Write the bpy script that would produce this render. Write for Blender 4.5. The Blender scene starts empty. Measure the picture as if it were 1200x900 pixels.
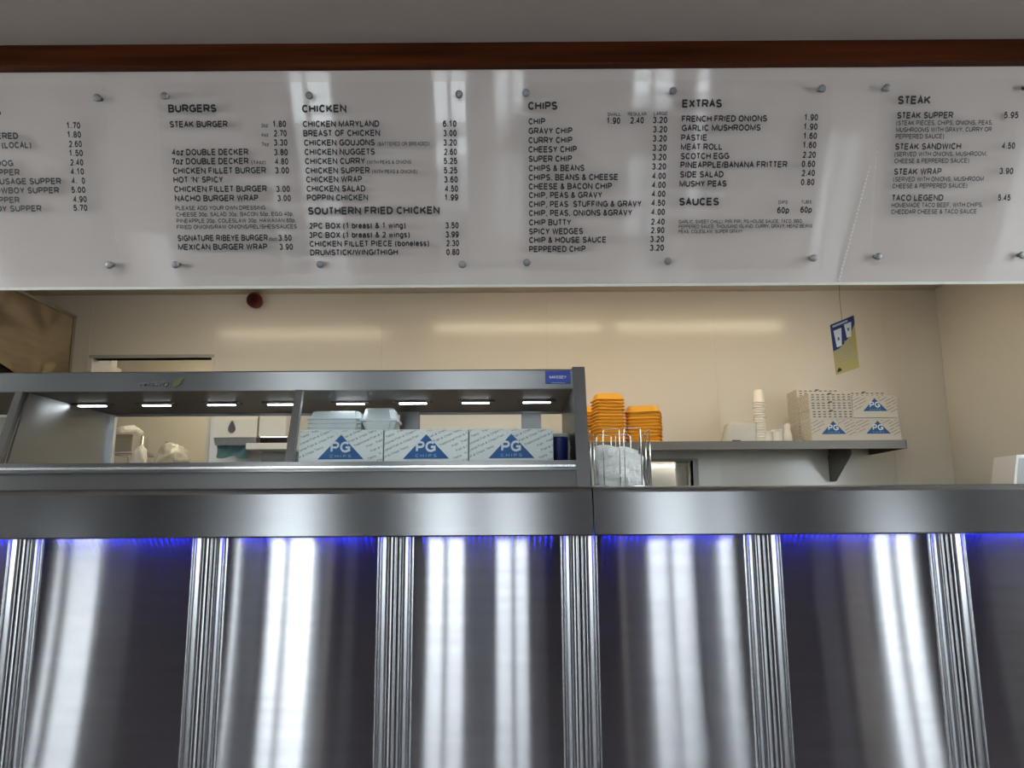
import bpy, bmesh, math, random
from mathutils import Vector, Matrix, noise as nz_
random.seed(7)
scene = bpy.context.scene
col = scene.collection
PI = math.pi

# ------------------------------------------------------------------ camera
CAM = Vector((0.0, 0.0, 1.15))
FPX = 900.0
ROT = (Matrix.Rotation(math.radians(90 + 10.1), 3, 'X') @ Matrix.Rotation(math.radians(-0.36), 3, 'Z'))
cd = bpy.data.cameras.new('camera'); cd.sensor_width = 36.0; cd.lens = 27.0; cd.clip_start = 0.02
cam = bpy.data.objects.new('camera', cd); col.objects.link(cam)
cam.matrix_world = Matrix.Translation(CAM) @ ROT.to_4x4()
scene.camera = cam

# ------------------------------------------------------------------ world, exposure
w = bpy.data.worlds.new('world'); scene.world = w; w.use_nodes = True
bg = w.node_tree.nodes['Background']
bg.inputs[0].default_value = (0.88, 0.94, 1.0, 1); bg.inputs[1].default_value = 9.6
scene.view_settings.view_transform = 'Standard'
scene.view_settings.look = 'None'
scene.view_settings.gamma = 1.0
scene.view_settings.exposure = 0.0
scene.view_settings.use_curve_mapping = False
KITCHEN_LIGHT = 10.4        # fluorescent diffusers over the kitchen aisle
BACKROOM_LIGHT = 18.0

# ------------------------------------------------------------------ geometry helpers
def ray(px, py):
    return ROT @ Vector(((px - 600) / FPX, (450 - py) / FPX, -1.0))
def at(px, py, Y):
    r = ray(px, py); return CAM + r * (Y / r.y)
def atx(px, py, X):
    r = ray(px, py); return CAM + r * (X / r.x)
def on_plane(px, py, p0, n):
    r = ray(px, py); return CAM + r * ((p0 - CAM).dot(n) / r.dot(n))

def box(bm, lo, hi, bev=0.0, seg=1):
    lo = Vector(lo); hi = Vector(hi)
    r = bmesh.ops.create_cube(bm, size=1.0)
    vs = r['verts']
    c = (lo + hi) / 2; s = hi - lo
    for v in vs: v.co = Vector((v.co.x * s.x, v.co.y * s.y, v.co.z * s.z)) + c
    if bev > 0:
        es = list({e for v in vs for e in v.link_edges})
        bmesh.ops.bevel(bm, geom=es, offset=bev, segments=seg, affect='EDGES', profile=0.5)
    return bm
def new(): return bmesh.new()
def B(lo, hi, bev=0.0, seg=1): return box(new(), lo, hi, bev, seg)
def prism_x(bm, prof, x0, x1):
    a = [bm.verts.new((x0, y, z)) for y, z in prof]; b = [bm.verts.new((x1, y, z)) for y, z in prof]
    n = len(prof)
    bm.faces.new(a); bm.faces.new(list(reversed(b)))
    for i in range(n): bm.faces.new((a[i], b[i], b[(i + 1) % n], a[(i + 1) % n]))
    bmesh.ops.recalc_face_normals(bm, faces=bm.faces); return bm
def prism_z(bm, prof, z0, z1, caps=True):
    a = [bm.verts.new((x, y, z0)) for x, y in prof]; b = [bm.verts.new((x, y, z1)) for x, y in prof]
    n = len(prof)
    if caps: bm.faces.new(a); bm.faces.new(list(reversed(b)))
    for i in range(n if caps else n - 1): bm.faces.new((a[i], b[i], b[(i + 1) % n], a[(i + 1) % n]))
    if caps: bmesh.ops.recalc_face_normals(bm, faces=bm.faces)
    return bm
def lathe(bm, prof, n=20, cap=True, M=None):
    """profile (r, z) revolved about z"""
    M = M or Matrix.Identity(4)
    rings = []
    for r, z in prof:
        rings.append([bm.verts.new(M @ Vector((r * math.cos(2 * PI * k / n), r * math.sin(2 * PI * k / n), z))) for k in range(n)])
    for a, b in zip(rings, rings[1:]):
        for k in range(n): bm.faces.new((a[k], a[(k + 1) % n], b[(k + 1) % n], b[k]))
    if cap:
        bm.faces.new(list(reversed(rings[0]))); bm.faces.new(rings[-1])
    return bm
def tube(bm, pts, r, n=8):
    pts = [Vector(p) for p in pts]
    prev = None; rings = []
    for i, p in enumerate(pts):
        d = (pts[min(i + 1, len(pts) - 1)] - pts[max(i - 1, 0)]).normalized()
        up = Vector((0, 0, 1)) if abs(d.z) < 0.9 else Vector((0, 1, 0))
        if prev is not None: up = prev
        s = d.cross(up).normalized(); u = s.cross(d).normalized(); prev = u
        rings.append([bm.verts.new(p + r * (math.cos(2 * PI * k / n) * s + math.sin(2 * PI * k / n) * u)) for k in range(n)])
    for a, b in zip(rings, rings[1:]):
        for k in range(n): bm.faces.new((a[k], a[(k + 1) % n], b[(k + 1) % n], b[k]))
    bm.faces.new(list(reversed(rings[0]))); bm.faces.new(rings[-1])
    return bm

ORG = {}
def finish(name, bm, mat, parent=None, smooth=False, world=True, label=None):
    """one mesh object; when parented, world coordinates become local to the root"""
    o0 = Vector((0, 0, 0))
    if parent is not None and world: o0 = ORG.get(parent.name, Vector((0, 0, 0)))
    if o0.length: bmesh.ops.translate(bm, verts=bm.verts, vec=-o0)
    uv = bm.loops.layers.uv.new('UVMap')
    for f in bm.faces:
        f.smooth = smooth
        for l in f.loops:
            p = l.vert.co; l[uv].uv = (p.z, p.x + p.y * 0.5)      # u runs up, so tangents are vertical
    me = bpy.data.meshes.new(name); bm.to_mesh(me); bm.free()
    if mat: me.materials.append(mat)
    ob = bpy.data.objects.new(name, me); col.objects.link(ob)
    if parent is not None: ob.parent = parent; ORG[ob.name] = o0
    if label: ob['label'] = label
    return ob
def tag(o, label, cat=None, group=None, kind=None):
    if label: o['label'] = label
    if cat: o['category'] = cat
    if group: o['group'] = group
    if kind: o['kind'] = kind
    return o
def thing(name, label, cat, loc=(0, 0, 0), rz=0.0, group=None):
    o = bpy.data.objects.new(name, None); o.empty_display_size = 0.05; col.objects.link(o)
    o.location = loc; o.rotation_euler = (0, 0, rz); ORG[o.name] = Vector(loc)
    return tag(o, label, cat, group)
def struct(name, bm, mat, parent=None, label=None, smooth=False):
    o = finish(name, bm, mat, parent, smooth)
    if parent is None: o['kind'] = 'structure'
    if label: o['label'] = label
    return o
def dup(root, loc, rz=None, label=None):
    r = root.copy(); col.objects.link(r); r.location = loc
    if rz is not None: r.rotation_euler = (0, 0, rz)
    if label: r['label'] = label
    for ch in list(root.children):
        c = ch.copy(); col.objects.link(c); c.parent = r
        for g in ch.children:
            d = g.copy(); col.objects.link(d); d.parent = c
    return r

# ------------------------------------------------------------------ materials
MATS = {}
def mat(name, color, rough=0.5, metal=0.0, spec=0.5, emit=None, strength=0.0, alpha=None, noise=None, bump=None, coat=0.0, trans=0.0, sss=0.0):
    m = bpy.data.materials.new(name); m.use_nodes = True
    nt = m.node_tree; p = nt.nodes['Principled BSDF']
    p.inputs['Base Color'].default_value = (*color, 1); p.inputs['Roughness'].default_value = rough
    p.inputs['Metallic'].default_value = metal; p.inputs['Specular IOR Level'].default_value = spec
    p.inputs['Coat Weight'].default_value = coat
    if trans: p.inputs['Transmission Weight'].default_value = trans
    if emit: p.inputs['Emission Color'].default_value = (*emit, 1); p.inputs['Emission Strength'].default_value = strength
    if noise:                                   # (scale vector, colour 2, detail)
        sc, c2, fac = noise
        tc = nt.nodes.new('ShaderNodeTexCoord'); mp = nt.nodes.new('ShaderNodeMapping'); mp.inputs['Scale'].default_value = sc
        nz = nt.nodes.new('ShaderNodeTexNoise'); nz.inputs['Scale'].default_value = 1.0; nz.inputs['Detail'].default_value = 6
        rp = nt.nodes.new('ShaderNodeValToRGB'); rp.color_ramp.elements[0].position = 0.5 - fac; rp.color_ramp.elements[1].position = 0.5 + fac
        rp.color_ramp.elements[0].color = (*color, 1); rp.color_ramp.elements[1].color = (*c2, 1)
        nt.links.new(tc.outputs['Object'], mp.inputs['Vector']); nt.links.new(mp.outputs['Vector'], nz.inputs['Vector'])
        nt.links.new(nz.outputs['Fac'], rp.inputs['Fac']); nt.links.new(rp.outputs['Color'], p.inputs['Base Color'])
    if bump:
        sc, st = bump
        tc = nt.nodes.new('ShaderNodeTexCoord'); mp = nt.nodes.new('ShaderNodeMapping'); mp.inputs['Scale'].default_value = sc
        nz = nt.nodes.new('ShaderNodeTexNoise'); nz.inputs['Scale'].default_value = 1.0; nz.inputs['Detail'].default_value = 4
        bp = nt.nodes.new('ShaderNodeBump'); bp.inputs['Strength'].default_value = st; bp.inputs['Distance'].default_value = 0.01
        nt.links.new(tc.outputs['Object'], mp.inputs['Vector']); nt.links.new(mp.outputs['Vector'], nz.inputs['Vector'])
        nt.links.new(nz.outputs['Fac'], bp.inputs['Height']); nt.links.new(bp.outputs['Normal'], p.inputs['Normal'])
    MATS[name] = m
    return m
def brushed(name, color, rough, aniso, mottling=0.12, rough2=None, wave=None):
    """brushed stainless steel: glossy lobe stretched across the grain"""
    m = bpy.data.materials.new(name); m.use_nodes = True
    nt = m.node_tree; nt.nodes.remove(nt.nodes['Principled BSDF']); out = nt.nodes['Material Output']
    g = nt.nodes.new('ShaderNodeBsdfAnisotropic'); g.inputs['Roughness'].default_value = rough; g.inputs['Anisotropy'].default_value = -aniso
    tg = nt.nodes.new('ShaderNodeTangent'); tg.direction_type = 'UV_MAP'; tg.uv_map = 'UVMap'
    tc = nt.nodes.new('ShaderNodeTexCoord'); mp = nt.nodes.new('ShaderNodeMapping'); mp.inputs['Scale'].default_value = (4.0, 4.0, 40.0)
    nz = nt.nodes.new('ShaderNodeTexNoise'); nz.inputs['Scale'].default_value = 1.0; nz.inputs['Detail'].default_value = 5
    mx = nt.nodes.new('ShaderNodeMix'); mx.data_type = 'RGBA'
    mx.inputs['A'].default_value = (*[c * (1 - mottling) for c in color], 1); mx.inputs['B'].default_value = (*[min(1, c * (1 + mottling)) for c in color], 1)
    L = nt.links.new
    L(tg.outputs[0], g.inputs['Tangent']); L(tc.outputs['Object'], mp.inputs['Vector']); L(mp.outputs['Vector'], nz.inputs['Vector'])
    L(nz.outputs['Fac'], mx.inputs['Factor']); L(mx.outputs['Result'], g.inputs['Color'])
    if wave:
        n2 = nt.nodes.new('ShaderNodeTexNoise'); n2.inputs['Scale'].default_value = wave[0]; n2.inputs['Detail'].default_value = 1
        bp = nt.nodes.new('ShaderNodeBump'); bp.inputs['Strength'].default_value = wave[1]; bp.inputs['Distance'].default_value = 0.05
        L(tc.outputs['Object'], n2.inputs['Vector']); L(n2.outputs['Fac'], bp.inputs['Height']); L(bp.outputs['Normal'], g.inputs['Normal'])
    if rough2:
        g2 = nt.nodes.new('ShaderNodeBsdfAnisotropic'); g2.inputs['Roughness'].default_value = rough2; g2.inputs['Anisotropy'].default_value = 0.0
        L(mx.outputs['Result'], g2.inputs['Color'])
        ms = nt.nodes.new('ShaderNodeMixShader'); ms.inputs[0].default_value = 0.35
        L(g.outputs[0], ms.inputs[1]); L(g2.outputs[0], ms.inputs[2]); L(ms.outputs[0], out.inputs['Surface'])
    else: L(g.outputs[0], out.inputs['Surface'])
    return m
def clear(name, tint=(1, 1, 1), refl=1.0, ior=1.45, rough=0.0):
    """thin clear sheet: transparent with a Fresnel reflection"""
    m = bpy.data.materials.new(name); m.use_nodes = True
    nt = m.node_tree; nt.nodes.remove(nt.nodes['Principled BSDF']); out = nt.nodes['Material Output']
    t = nt.nodes.new('ShaderNodeBsdfTransparent'); t.inputs[0].default_value = (*tint, 1)
    g = nt.nodes.new('ShaderNodeBsdfGlossy'); g.inputs['Roughness'].default_value = rough
    fr = nt.nodes.new('ShaderNodeFresnel'); fr.inputs['IOR'].default_value = ior
    ma = nt.nodes.new('ShaderNodeMath'); ma.operation = 'MULTIPLY'; ma.inputs[1].default_value = refl
    ms = nt.nodes.new('ShaderNodeMixShader')
    ge = nt.nodes.new('ShaderNodeNewGeometry'); iv = nt.nodes.new('ShaderNodeMath'); iv.operation = 'SUBTRACT'; iv.inputs[0].default_value = 1.0
    m2 = nt.nodes.new('ShaderNodeMath'); m2.operation = 'MULTIPLY'          # reflect once, at the outer face
    nt.links.new(ge.outputs['Backfacing'], iv.inputs[1]); nt.links.new(iv.outputs[0], m2.inputs[1])
    nt.links.new(fr.outputs[0], ma.inputs[0]); nt.links.new(ma.outputs[0], m2.inputs[0]); nt.links.new(m2.outputs[0], ms.inputs[0])
    nt.links.new(t.outputs[0], ms.inputs[1]); nt.links.new(g.outputs[0], ms.inputs[2]); nt.links.new(ms.outputs[0], out.inputs['Surface'])
    return m
def glow(name, color, strength):
    m = bpy.data.materials.new(name); m.use_nodes = True
    nt = m.node_tree; nt.nodes.remove(nt.nodes['Principled BSDF'])
    e = nt.nodes.new('ShaderNodeEmission'); e.inputs[0].default_value = (*color, 1); e.inputs[1].default_value = strength
    nt.links.new(e.outputs[0], nt.nodes['Material Output'].inputs['Surface'])
    return m

M_panel = brushed('brushed_panel_steel', (0.45, 0.44, 0.455), 0.16, 0.885, 0.14)
M_fascia = brushed('satin_fascia_steel', (0.34, 0.34, 0.35), 0.26, 0.55, 0.05)
M_gantry = brushed('gantry_steel', (0.32, 0.32, 0.32), 0.33, 0.45, 0.06)
M_canopy = brushed('canopy_steel', (0.25, 0.235, 0.225), 0.42, 0.2, 0.05)
M_hood = brushed('hood_steel', (0.37, 0.315, 0.235), 0.27, 0.2, 0.18, None, (4.0, 1.0))
M_chrome = mat('polished_chrome', (0.60, 0.60, 0.62), 0.06, 1.0)
M_pillar = brushed('pillar_chrome', (0.36, 0.36, 0.375), 0.17, 0.74, 0.02)
M_screw = mat('dull_screw_metal', (0.30, 0.29, 0.29), 0.38, 1.0)
M_wire = mat('bright_wire', (0.85, 0.84, 0.80), 0.18, 1.0)
M_edge = mat('edge_trim_steel', (0.85, 0.85, 0.86), 0.25, 1.0)
M_wall = mat('cream_wall_cladding', (0.80, 0.755, 0.67), 0.17, 0.0, 0.5, bump=((3, 3, 3), 0.03))
M_joint = mat('wall_joint', (0.74, 0.69, 0.59), 0.4)
M_white_wall = mat('white_plaster_wall', (0.74, 0.73, 0.70), 0.7)
M_ceiling = mat('shop_ceiling_paint', (0.43, 0.365, 0.32), 0.85, bump=((60, 60, 60), 0.08))
M_kceil = mat('kitchen_ceiling_board', (0.70, 0.63, 0.52), 0.6)
M_floor = mat('grey_floor_tile', (0.085, 0.066, 0.07), 0.4, noise=((3, 3, 3), (0.12, 0.095, 0.10), 0.2))
M_dark_wall = mat('dark_shopfront_wall', (0.022, 0.016, 0.018), 0.6)
M_pier1 = mat('pier_grey_panel', (0.50, 0.53, 0.58), 0.5)
M_pier2 = mat('pier_dark_grey_panel', (0.24, 0.23, 0.24), 0.5)
M_pier3 = mat('pier_beige_panel', (0.70, 0.62, 0.54), 0.5)
M_frame = mat('white_shopfront_frame', (0.45, 0.45, 0.46), 0.4)
M_glass = clear('window_glass', (0.96, 0.98, 0.97))
M_gglass = clear('gantry_glass', (0.97, 0.98, 0.98), 0.7)
M_acrylic = clear('clear_acrylic', (0.994, 0.994, 0.994), 0.65, 1.40, 0.02)
M_sign = mat('white_gloss_acrylic', (0.65, 0.565, 0.525), 0.06, 0.0, 0.36)
M_print = mat('black_print', (0.012, 0.012, 0.014), 0.45)
M_print2 = mat('grey_small_print', (0.05, 0.05, 0.055), 0.5)
M_wood = mat('dark_stained_timber', (0.030, 0.006, 0.001), 0.5, 0.0, 0.15, noise=((1.2, 30, 30), (0.10, 0.022, 0.004), 0.18), bump=((2, 60, 60), 0.12))
M_led_white = glow('white_led', (0.86, 0.93, 1.0), 20.0)
M_led_blue = glow('blue_led', (0.02, 0.03, 1.0), 190.0)
M_tube = glow('fluorescent_diffuser', (1.0, 0.84, 0.60), KITCHEN_LIGHT)
M_tube2 = glow('back_room_diffuser', (1.0, 0.87, 0.62), BACKROOM_LIGHT)
M_card = mat('white_card', (0.88, 0.90, 0.88), 0.6)
M_card2 = mat('buff_card', (0.72, 0.67, 0.58), 0.65)
M_cardgrey = mat('card_print_grey', (0.17, 0.18, 0.20), 0.6)
M_cardtan = mat('card_print_tan', (0.42, 0.36, 0.28), 0.6)
M_blue = mat('logo_blue', (0.010, 0.115, 0.34), 0.5)
M_logow = mat('logo_white', (0.82, 0.86, 0.88), 0.5)
M_logopale = mat('logo_pale_blue', (0.45, 0.58, 0.72), 0.5)
M_foam = mat('white_polystyrene', (0.78, 0.82, 0.82), 0.7)
M_cup = mat('white_cup_plastic', (0.84, 0.80, 0.72), 0.5)
M_orange = mat('orange_polystyrene', (0.88, 0.42, 0.025), 0.6)
M_red = mat('red_plastic', (0.15, 0.005, 0.006), 0.4)
M_dred = mat('dark_red_grille', (0.10, 0.004, 0.005), 0.5)
M_plastic = mat('white_plastic', (0.80, 0.77, 0.70), 0.4)
M_grey = mat('grey_plastic', (0.42, 0.41, 0.40), 0.5)
M_smoke = mat('smoked_plastic', (0.07, 0.05, 0.06), 0.2)
M_paper = mat('blue_paper_towel', (0.10, 0.20, 0.22), 0.9)
M_bag = mat('white_paper_bag', (0.92, 0.92, 0.90), 0.8)
M_film = mat('clear_plastic_film', (0.80, 0.78, 0.72), 0.25, trans=0.35)
M_shelf = mat('shelf_steel_grey', (0.19, 0.175, 0.155), 0.42, 0.35)
M_black = mat('black_void', (0.012, 0.011, 0.01), 0.6)
M_bluebadge = mat('badge_blue', (0.010, 0.035, 0.30), 0.35)
M_bluetub = mat('tub_blue', (0.012, 0.03, 0.22), 0.35)
M_yellow = mat('poster_yellow', (0.52, 0.41, 0.13), 0.5)
M_navy = mat('poster_navy', (0.018, 0.03, 0.16), 0.5)
M_string = mat('thin_cord', (0.30, 0.25, 0.20), 0.8)
M_silver = mat('badge_silver', (0.75, 0.74, 0.68), 0.25, 1.0)
M_gold = mat('badge_green_gold', (0.20, 0.19, 0.08), 0.3, 0.6)
M_pave = mat('pavement', (0.30, 0.30, 0.30), 0.8, noise=((2, 2, 2), (0.36, 0.355, 0.35), 0.2))
M_van = mat('white_van_paint', (0.82, 0.83, 0.85), 0.2, coat=0.5)
M_vanglass = mat('van_glass', (0.03, 0.035, 0.04), 0.05)
M_tyre = mat('tyre_rubber', (0.02, 0.02, 0.02), 0.8)

# ------------------------------------------------------------------ lettering: a stroke-drawn grotesque, cap height 1
def _arc(cx, cy, rx, ry, a0, a1, n=None):
    n = n or max(3, int(abs(a1 - a0) / 24))
    return [(cx + rx * math.cos(math.radians(a0 + (a1 - a0) * k / n)), cy + ry * math.sin(math.radians(a0 + (a1 - a0) * k / n))) for k in range(n + 1)]
def _ell(cx, cy, rx, ry): return _arc(cx, cy, rx, ry, 90, 450, 16)
_S = _arc(.5, .745, .45, .255, 22, 270) + _arc(.5, .245, .5, .245, 90, -158)[1:]
_P = [(0, 0), (0, 1), (.6, 1)] + _arc(.6, .73, .40, .27, 90, -90) + [(0, .46)]
_b = _ell(.5, .365, .5, .365)
GL = {'A': (.93, [[(0, 0), (.5, 1), (1, 0)], [(.19, .34), (.81, .34)]]), 'B': (.95, [[(0, 0), (0, 1), (.6, 1)] + _arc(.6, .76, .34, .24, 90, -90) + [(0, .52)], [(.6, .52)] + _arc(.62, .26, .38, .26, 90, -90) + [(0, 0), (0, .1)]]),
      'C': (1.0, [_arc(.53, .5, .53, .5, 42, 318)]), 'D': (1.0, [[(0, 0), (0, 1), (.45, 1)] + _arc(.45, .5, .55, .5, 90, -90) + [(0, 0), (0, .1)]]), 'E': (.93, [[(1, 1), (0, 1), (0, 0), (1, 0)], [(0, .52), (.92, .52)]]),
      'F': (.85, [[(1, 1), (0, 1), (0, 0)], [(0, .5), (.85, .5)]]), 'G': (1.086, [_arc(.52, .5, .52, .5, 44, 312) + [(1, .14), (1, .46), (.55, .46)]]), 'H': (1.0, [[(0, 0), (0, 1)], [(1, 0), (1, 1)], [(0, .52), (1, .52)]]),
      'I': (.40, [[(.5, 0), (.5, 1)]]), 'J': (.76, [[(1, 1), (1, .3)] + _arc(.5, .3, .5, .3, 0, -170)]), 'K': (1.0, [[(0, 0), (0, 1)], [(.97, 1), (0, .34)], [(.33, .57), (1, 0)]]), 'L': (.83, [[(0, 1), (0, 0), (1, 0)]]),
      'M': (1.163, [[(0, 0), (0, 1), (.5, .06), (1, 1), (1, 0)]]), 'N': (1.0, [[(0, 0), (0, 1), (1, 0), (1, 1)]]), 'O': (1.086, [_ell(.5, .5, .5, .5)]), 'P': (.93, [_P]), 'Q': (1.086, [_ell(.5, .5, .5, .5), [(.6, .24), (1, -.04)]]),
      'R': (1.0, [_P, [(.5, .46), (1, 0)]]), 'S': (.93, [_S]), 'T': (.853, [[(0, 1), (1, 1)], [(.5, 1), (.5, 0)]]), 'U': (1.0, [[(0, 1), (0, .34)] + _arc(.5, .34, .5, .34, 180, 360) + [(1, 1)]]), 'V': (.93, [[(0, 1), (.5, 0), (1, 1)]]),
      'W': (1.32, [[(0, 1), (.25, 0), (.5, 1), (.75, 0), (1, 1)]]), 'X': (.93, [[(0, 0), (1, 1)], [(0, 1), (1, 0)]]), 'Y': (.93, [[(0, 1), (.5, .44), (1, 1)], [(.5, .44), (.5, 0)]]), 'Z': (.853, [[(0, 1), (1, 1), (0, 0), (1, 0)]]),
      '0': (.777, [_ell(.5, .5, .5, .5)]), '1': (.777, [[(.12, .76), (.56, 1), (.56, 0)]]), '2': (.777, [_arc(.5, .71, .47, .29, 165, -35) + [(0, 0), (1, 0)]]), '3': (.777, [_arc(.47, .76, .45, .24, 160, -90), _arc(.47, .26, .53, .26, 90, -160)]),
      '4': (.777, [[(.74, 0), (.74, 1), (0, .3), (1, .3)]]), '5': (.777, [[(.92, 1), (.18, 1), (.07, .52)] + _arc(.48, .33, .52, .33, 125, -155)]), '6': (.777, [_ell(.5, .32, .5, .32), _arc(.58, .5, .58, .5, 50, 180) + [(0, .32)]]), '7': (.777, [[(0, 1), (1, 1), (.38, 0)]]),
      '8': (.777, [_ell(.5, .755, .43, .245), _ell(.5, .26, .5, .26)]), '9': (.777, [_ell(.5, .68, .5, .32), _arc(.42, .5, .58, .5, 230, 360) + [(1, .68)]]),
      'a': (.777, [[(.06, .55)] + _arc(.5, .5, .43, .23, 150, 0) + [(.95, 0)], _ell(.46, .21, .46, .21)]), 'b': (.777, [[(0, 0), (0, 1)], _b]), 'c': (.70, [_arc(.53, .365, .53, .365, 45, 315)]), 'd': (.777, [[(1, 0), (1, 1)], _b]),
      'e': (.777, [[(0, .37), (1, .37)] + _arc(.5, .365, .5, .365, 0, 318)]), 'f': (.40, [[(1, 1), (.6, 1), (.45, .85), (.45, 0)], [(0, .73), (1, .73)]]), 'g': (.777, [_b, [(1, .73), (1, -.05)] + _arc(.5, -.05, .5, .22, 0, -150)]), 'h': (.777, [[(0, 0), (0, 1)], [(0, .42)] + _arc(.5, .42, .5, .31, 180, 0) + [(1, 0)]]),
      'i': (.35, [[(.5, 0), (.5, .73)], [(.5, .90), (.5, 1.02)]]), 'k': (.70, [[(0, 0), (0, 1)], [(.9, .73), (0, .25)], [(.4, .46), (1, 0)]]), 'l': (.35, [[(.5, 0), (.5, 1)]]), 'm': (1.163, [[(0, 0), (0, .73)], [(0, .5), (.25, .73), (.5, .5), (.5, 0)], [(.5, .5), (.75, .73), (1, .5), (1, 0)]]),
      'n': (.777, [[(0, 0), (0, .73)], [(0, .42)] + _arc(.5, .42, .5, .31, 180, 0) + [(1, 0)]]), 'o': (.777, [_b]), 'p': (.777, [[(0, -.27), (0, .73)], _b]), 'r': (.48, [[(0, 0), (0, .73)], _arc(.9, .35, .9, .38, 180, 85)]),
      's': (.70, [[(x, y * .73) for x, y in _S]]), 't': (.50, [[(.45, .95), (.45, .15), (.65, 0), (1, 0)], [(0, .73), (1, .73)]]), 'u': (.777, [[(0, .73), (0, .3)] + _arc(.5, .31, .5, .31, 180, 360) + [(1, .73)], [(1, .3), (1, 0)]]), 'v': (.70, [[(0, .73), (.5, 0), (1, .73)]]),
      'w': (1.0, [[(0, .73), (.25, 0), (.5, .73), (.75, 0), (1, .73)]]), 'y': (.70, [[(0, .73), (.5, 0)], [(1, .73), (.42, -.27), (.1, -.27)]]), 'z': (.70, [[(0, .73), (1, .73), (0, 0), (1, 0)]]),
      '.': (.39, [[(.5, -.04), (.5, .12)]]), ',': (.39, [[(.6, .10), (.6, 0), (.35, -.16)]]), "'": (.33, [[(.5, .75), (.5, 1)]]), '/': (.42, [[(0, 0), (1, 1)]]), '(': (.47, [_arc(1.3, .38, 1.2, .72, 125, 235)]), ')': (.47, [_arc(-.3, .38, 1.2, .72, 55, -55)]),
      '-': (.47, [[(0, .38), (1, .38)]]), '&': (.95, [[(1, 0), (.27, .66), (.22, .84), (.42, 1), (.62, .85), (.55, .66), (.1, .38), (.02, .2), (.2, .02), (.5, .02), (.8, .25), (.92, .46)]])}
CAPH = 1.0
TXT = {}
def _stroke(V, F, pts, h):
    n = len(pts)
    if n < 2: return
    closed = (Vector(pts[0]) - Vector(pts[-1])).length < 1e-5
    P_ = [Vector(p) for p in pts]
    L = []
    for i in range(n):
        if closed: a = P_[i - 1] if i else P_[-2]; b = P_[i + 1] if i < n - 1 else P_[1]
        else: a = P_[max(i - 1, 0)]; b = P_[min(i + 1, n - 1)]
        d0 = (P_[i] - a); d1 = (b - P_[i])
        d0 = d0.normalized() if d0.length > 1e-9 else d1.normalized(); d1 = d1.normalized() if d1.length > 1e-9 else d0
        t = (d0 + d1); t = t.normalized() if t.length > 1e-6 else d0
        nrm = Vector((-t.y, t.x)); k = max(0.45, abs(nrm.dot(Vector((-d0.y, d0.x)))))
        L.append((nrm * (h / k)))
    base = len(V)
    for p, o in zip(P_, L): V.append((p.x + o.x, p.y + o.y)); V.append((p.x - o.x, p.y - o.y))
    for i in range(n - 1): F.append((base + 2 * i, base + 2 * i + 1, base + 2 * i + 3, base + 2 * i + 2))
def text_mesh(s, h=0.085):
    key = (s, h)
    if key in TXT: return TXT[key]
    V, F = [], []; x = 0.0
    for ch in s:
        if ch == ' ': x += .44; continue
        adv, strokes = GL[ch]; m = 0.055 + h
        if adv < 0.5: m = 0.05 + h * 0.6
        wi = adv - 2 * m + 0.06
        for st in strokes: _stroke(V, F, [(x + m + px * wi, h + py * (1 - 2 * h)) for px, py in st], h)
        x += adv + 0.03
    TXT[key] = ([Vector((a, b, 0)) for a, b in V], F); return TXT[key]
def add_text(bm, s, place, width=None, cap=None, align='l', bold=0.085, squash=1.0):
    """place(u, v) -> world point; u along the line, v up, metres"""
    V, F = text_mesh(s, bold)
    x0 = min(v.x for v in V); x1 = max(v.x for v in V)
    sy = cap / CAPH
    sx = width / (x1 - x0) if width else sy * squash
    off = {'l': -x0, 'r': -x1, 'c': -(x0 + x1) / 2}[align]
    vs = [bm.verts.new(place((v.x + off) * sx, v.y * sy)) for v in V]
    for f in F:
        try: bm.faces.new([vs[i] for i in f])
        except ValueError: pass
    return bm

# ================================================================== THE SETTING
Y_SIGN_B = 2.60
TILT = math.radians(18.5)
SN = Vector((0, -math.cos(TILT), -math.sin(TILT)))          # sign normal, towards the customers
SU = Vector((0, -math.sin(TILT), math.cos(TILT)))           # up along the sign
S0 = at(600, 333, Y_SIGN_B)                                 # a point on its lower edge
Y_BACK = 4.65
Z_KCEIL = at(600, 342.5, Y_BACK).z
Y_BEAM = 2.335
Z_BEAM0 = at(600, 82, Y_BEAM + 0.035).z; Z_BEAM1 = at(600, 48.5, Y_BEAM).z
XL, XR = -3.4, at(1096, 345, Y_BACK).x
XSR = 3.2
YF = -1.0

Yc1 = Y_BACK + 0.0115
struct('floor', B((XL - 0.2, YF - 0.05, -0.1), (XSR + 0.2, 7.0, 0.0)), M_floor)
struct('ceiling', B((XL, YF, Z_BEAM1), (XSR, Y_BEAM + 0.5, Z_BEAM1 + 0.1)), M_ceiling, label='grey painted ceiling over the customer side')
struct('ceiling', B((XL, Y_BEAM + 0.16, Z_KCEIL), (XSR, Yc1, Z_KCEIL + 0.08)), M_kceil, label='cream ceiling over the kitchen aisle')
SY0, SY1, SZ0, SZ1 = 0.1, 1.8, 0.85, 2.45          # unseen side windows, added to bring more daylight onto the front
def side_wall(name, x0, x1, yend):
    bm = new()
    box(bm, (x0, YF, 0), (x1, SY0, 2.9)); box(bm, (x0, SY1, 0), (x1, yend, 2.9))
    box(bm, (x0, SY0, 0), (x1, SY1, SZ0)); box(bm, (x0, SY0, SZ1), (x1, SY1, 2.9))
    return struct(name, bm, M_white_wall)
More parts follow.
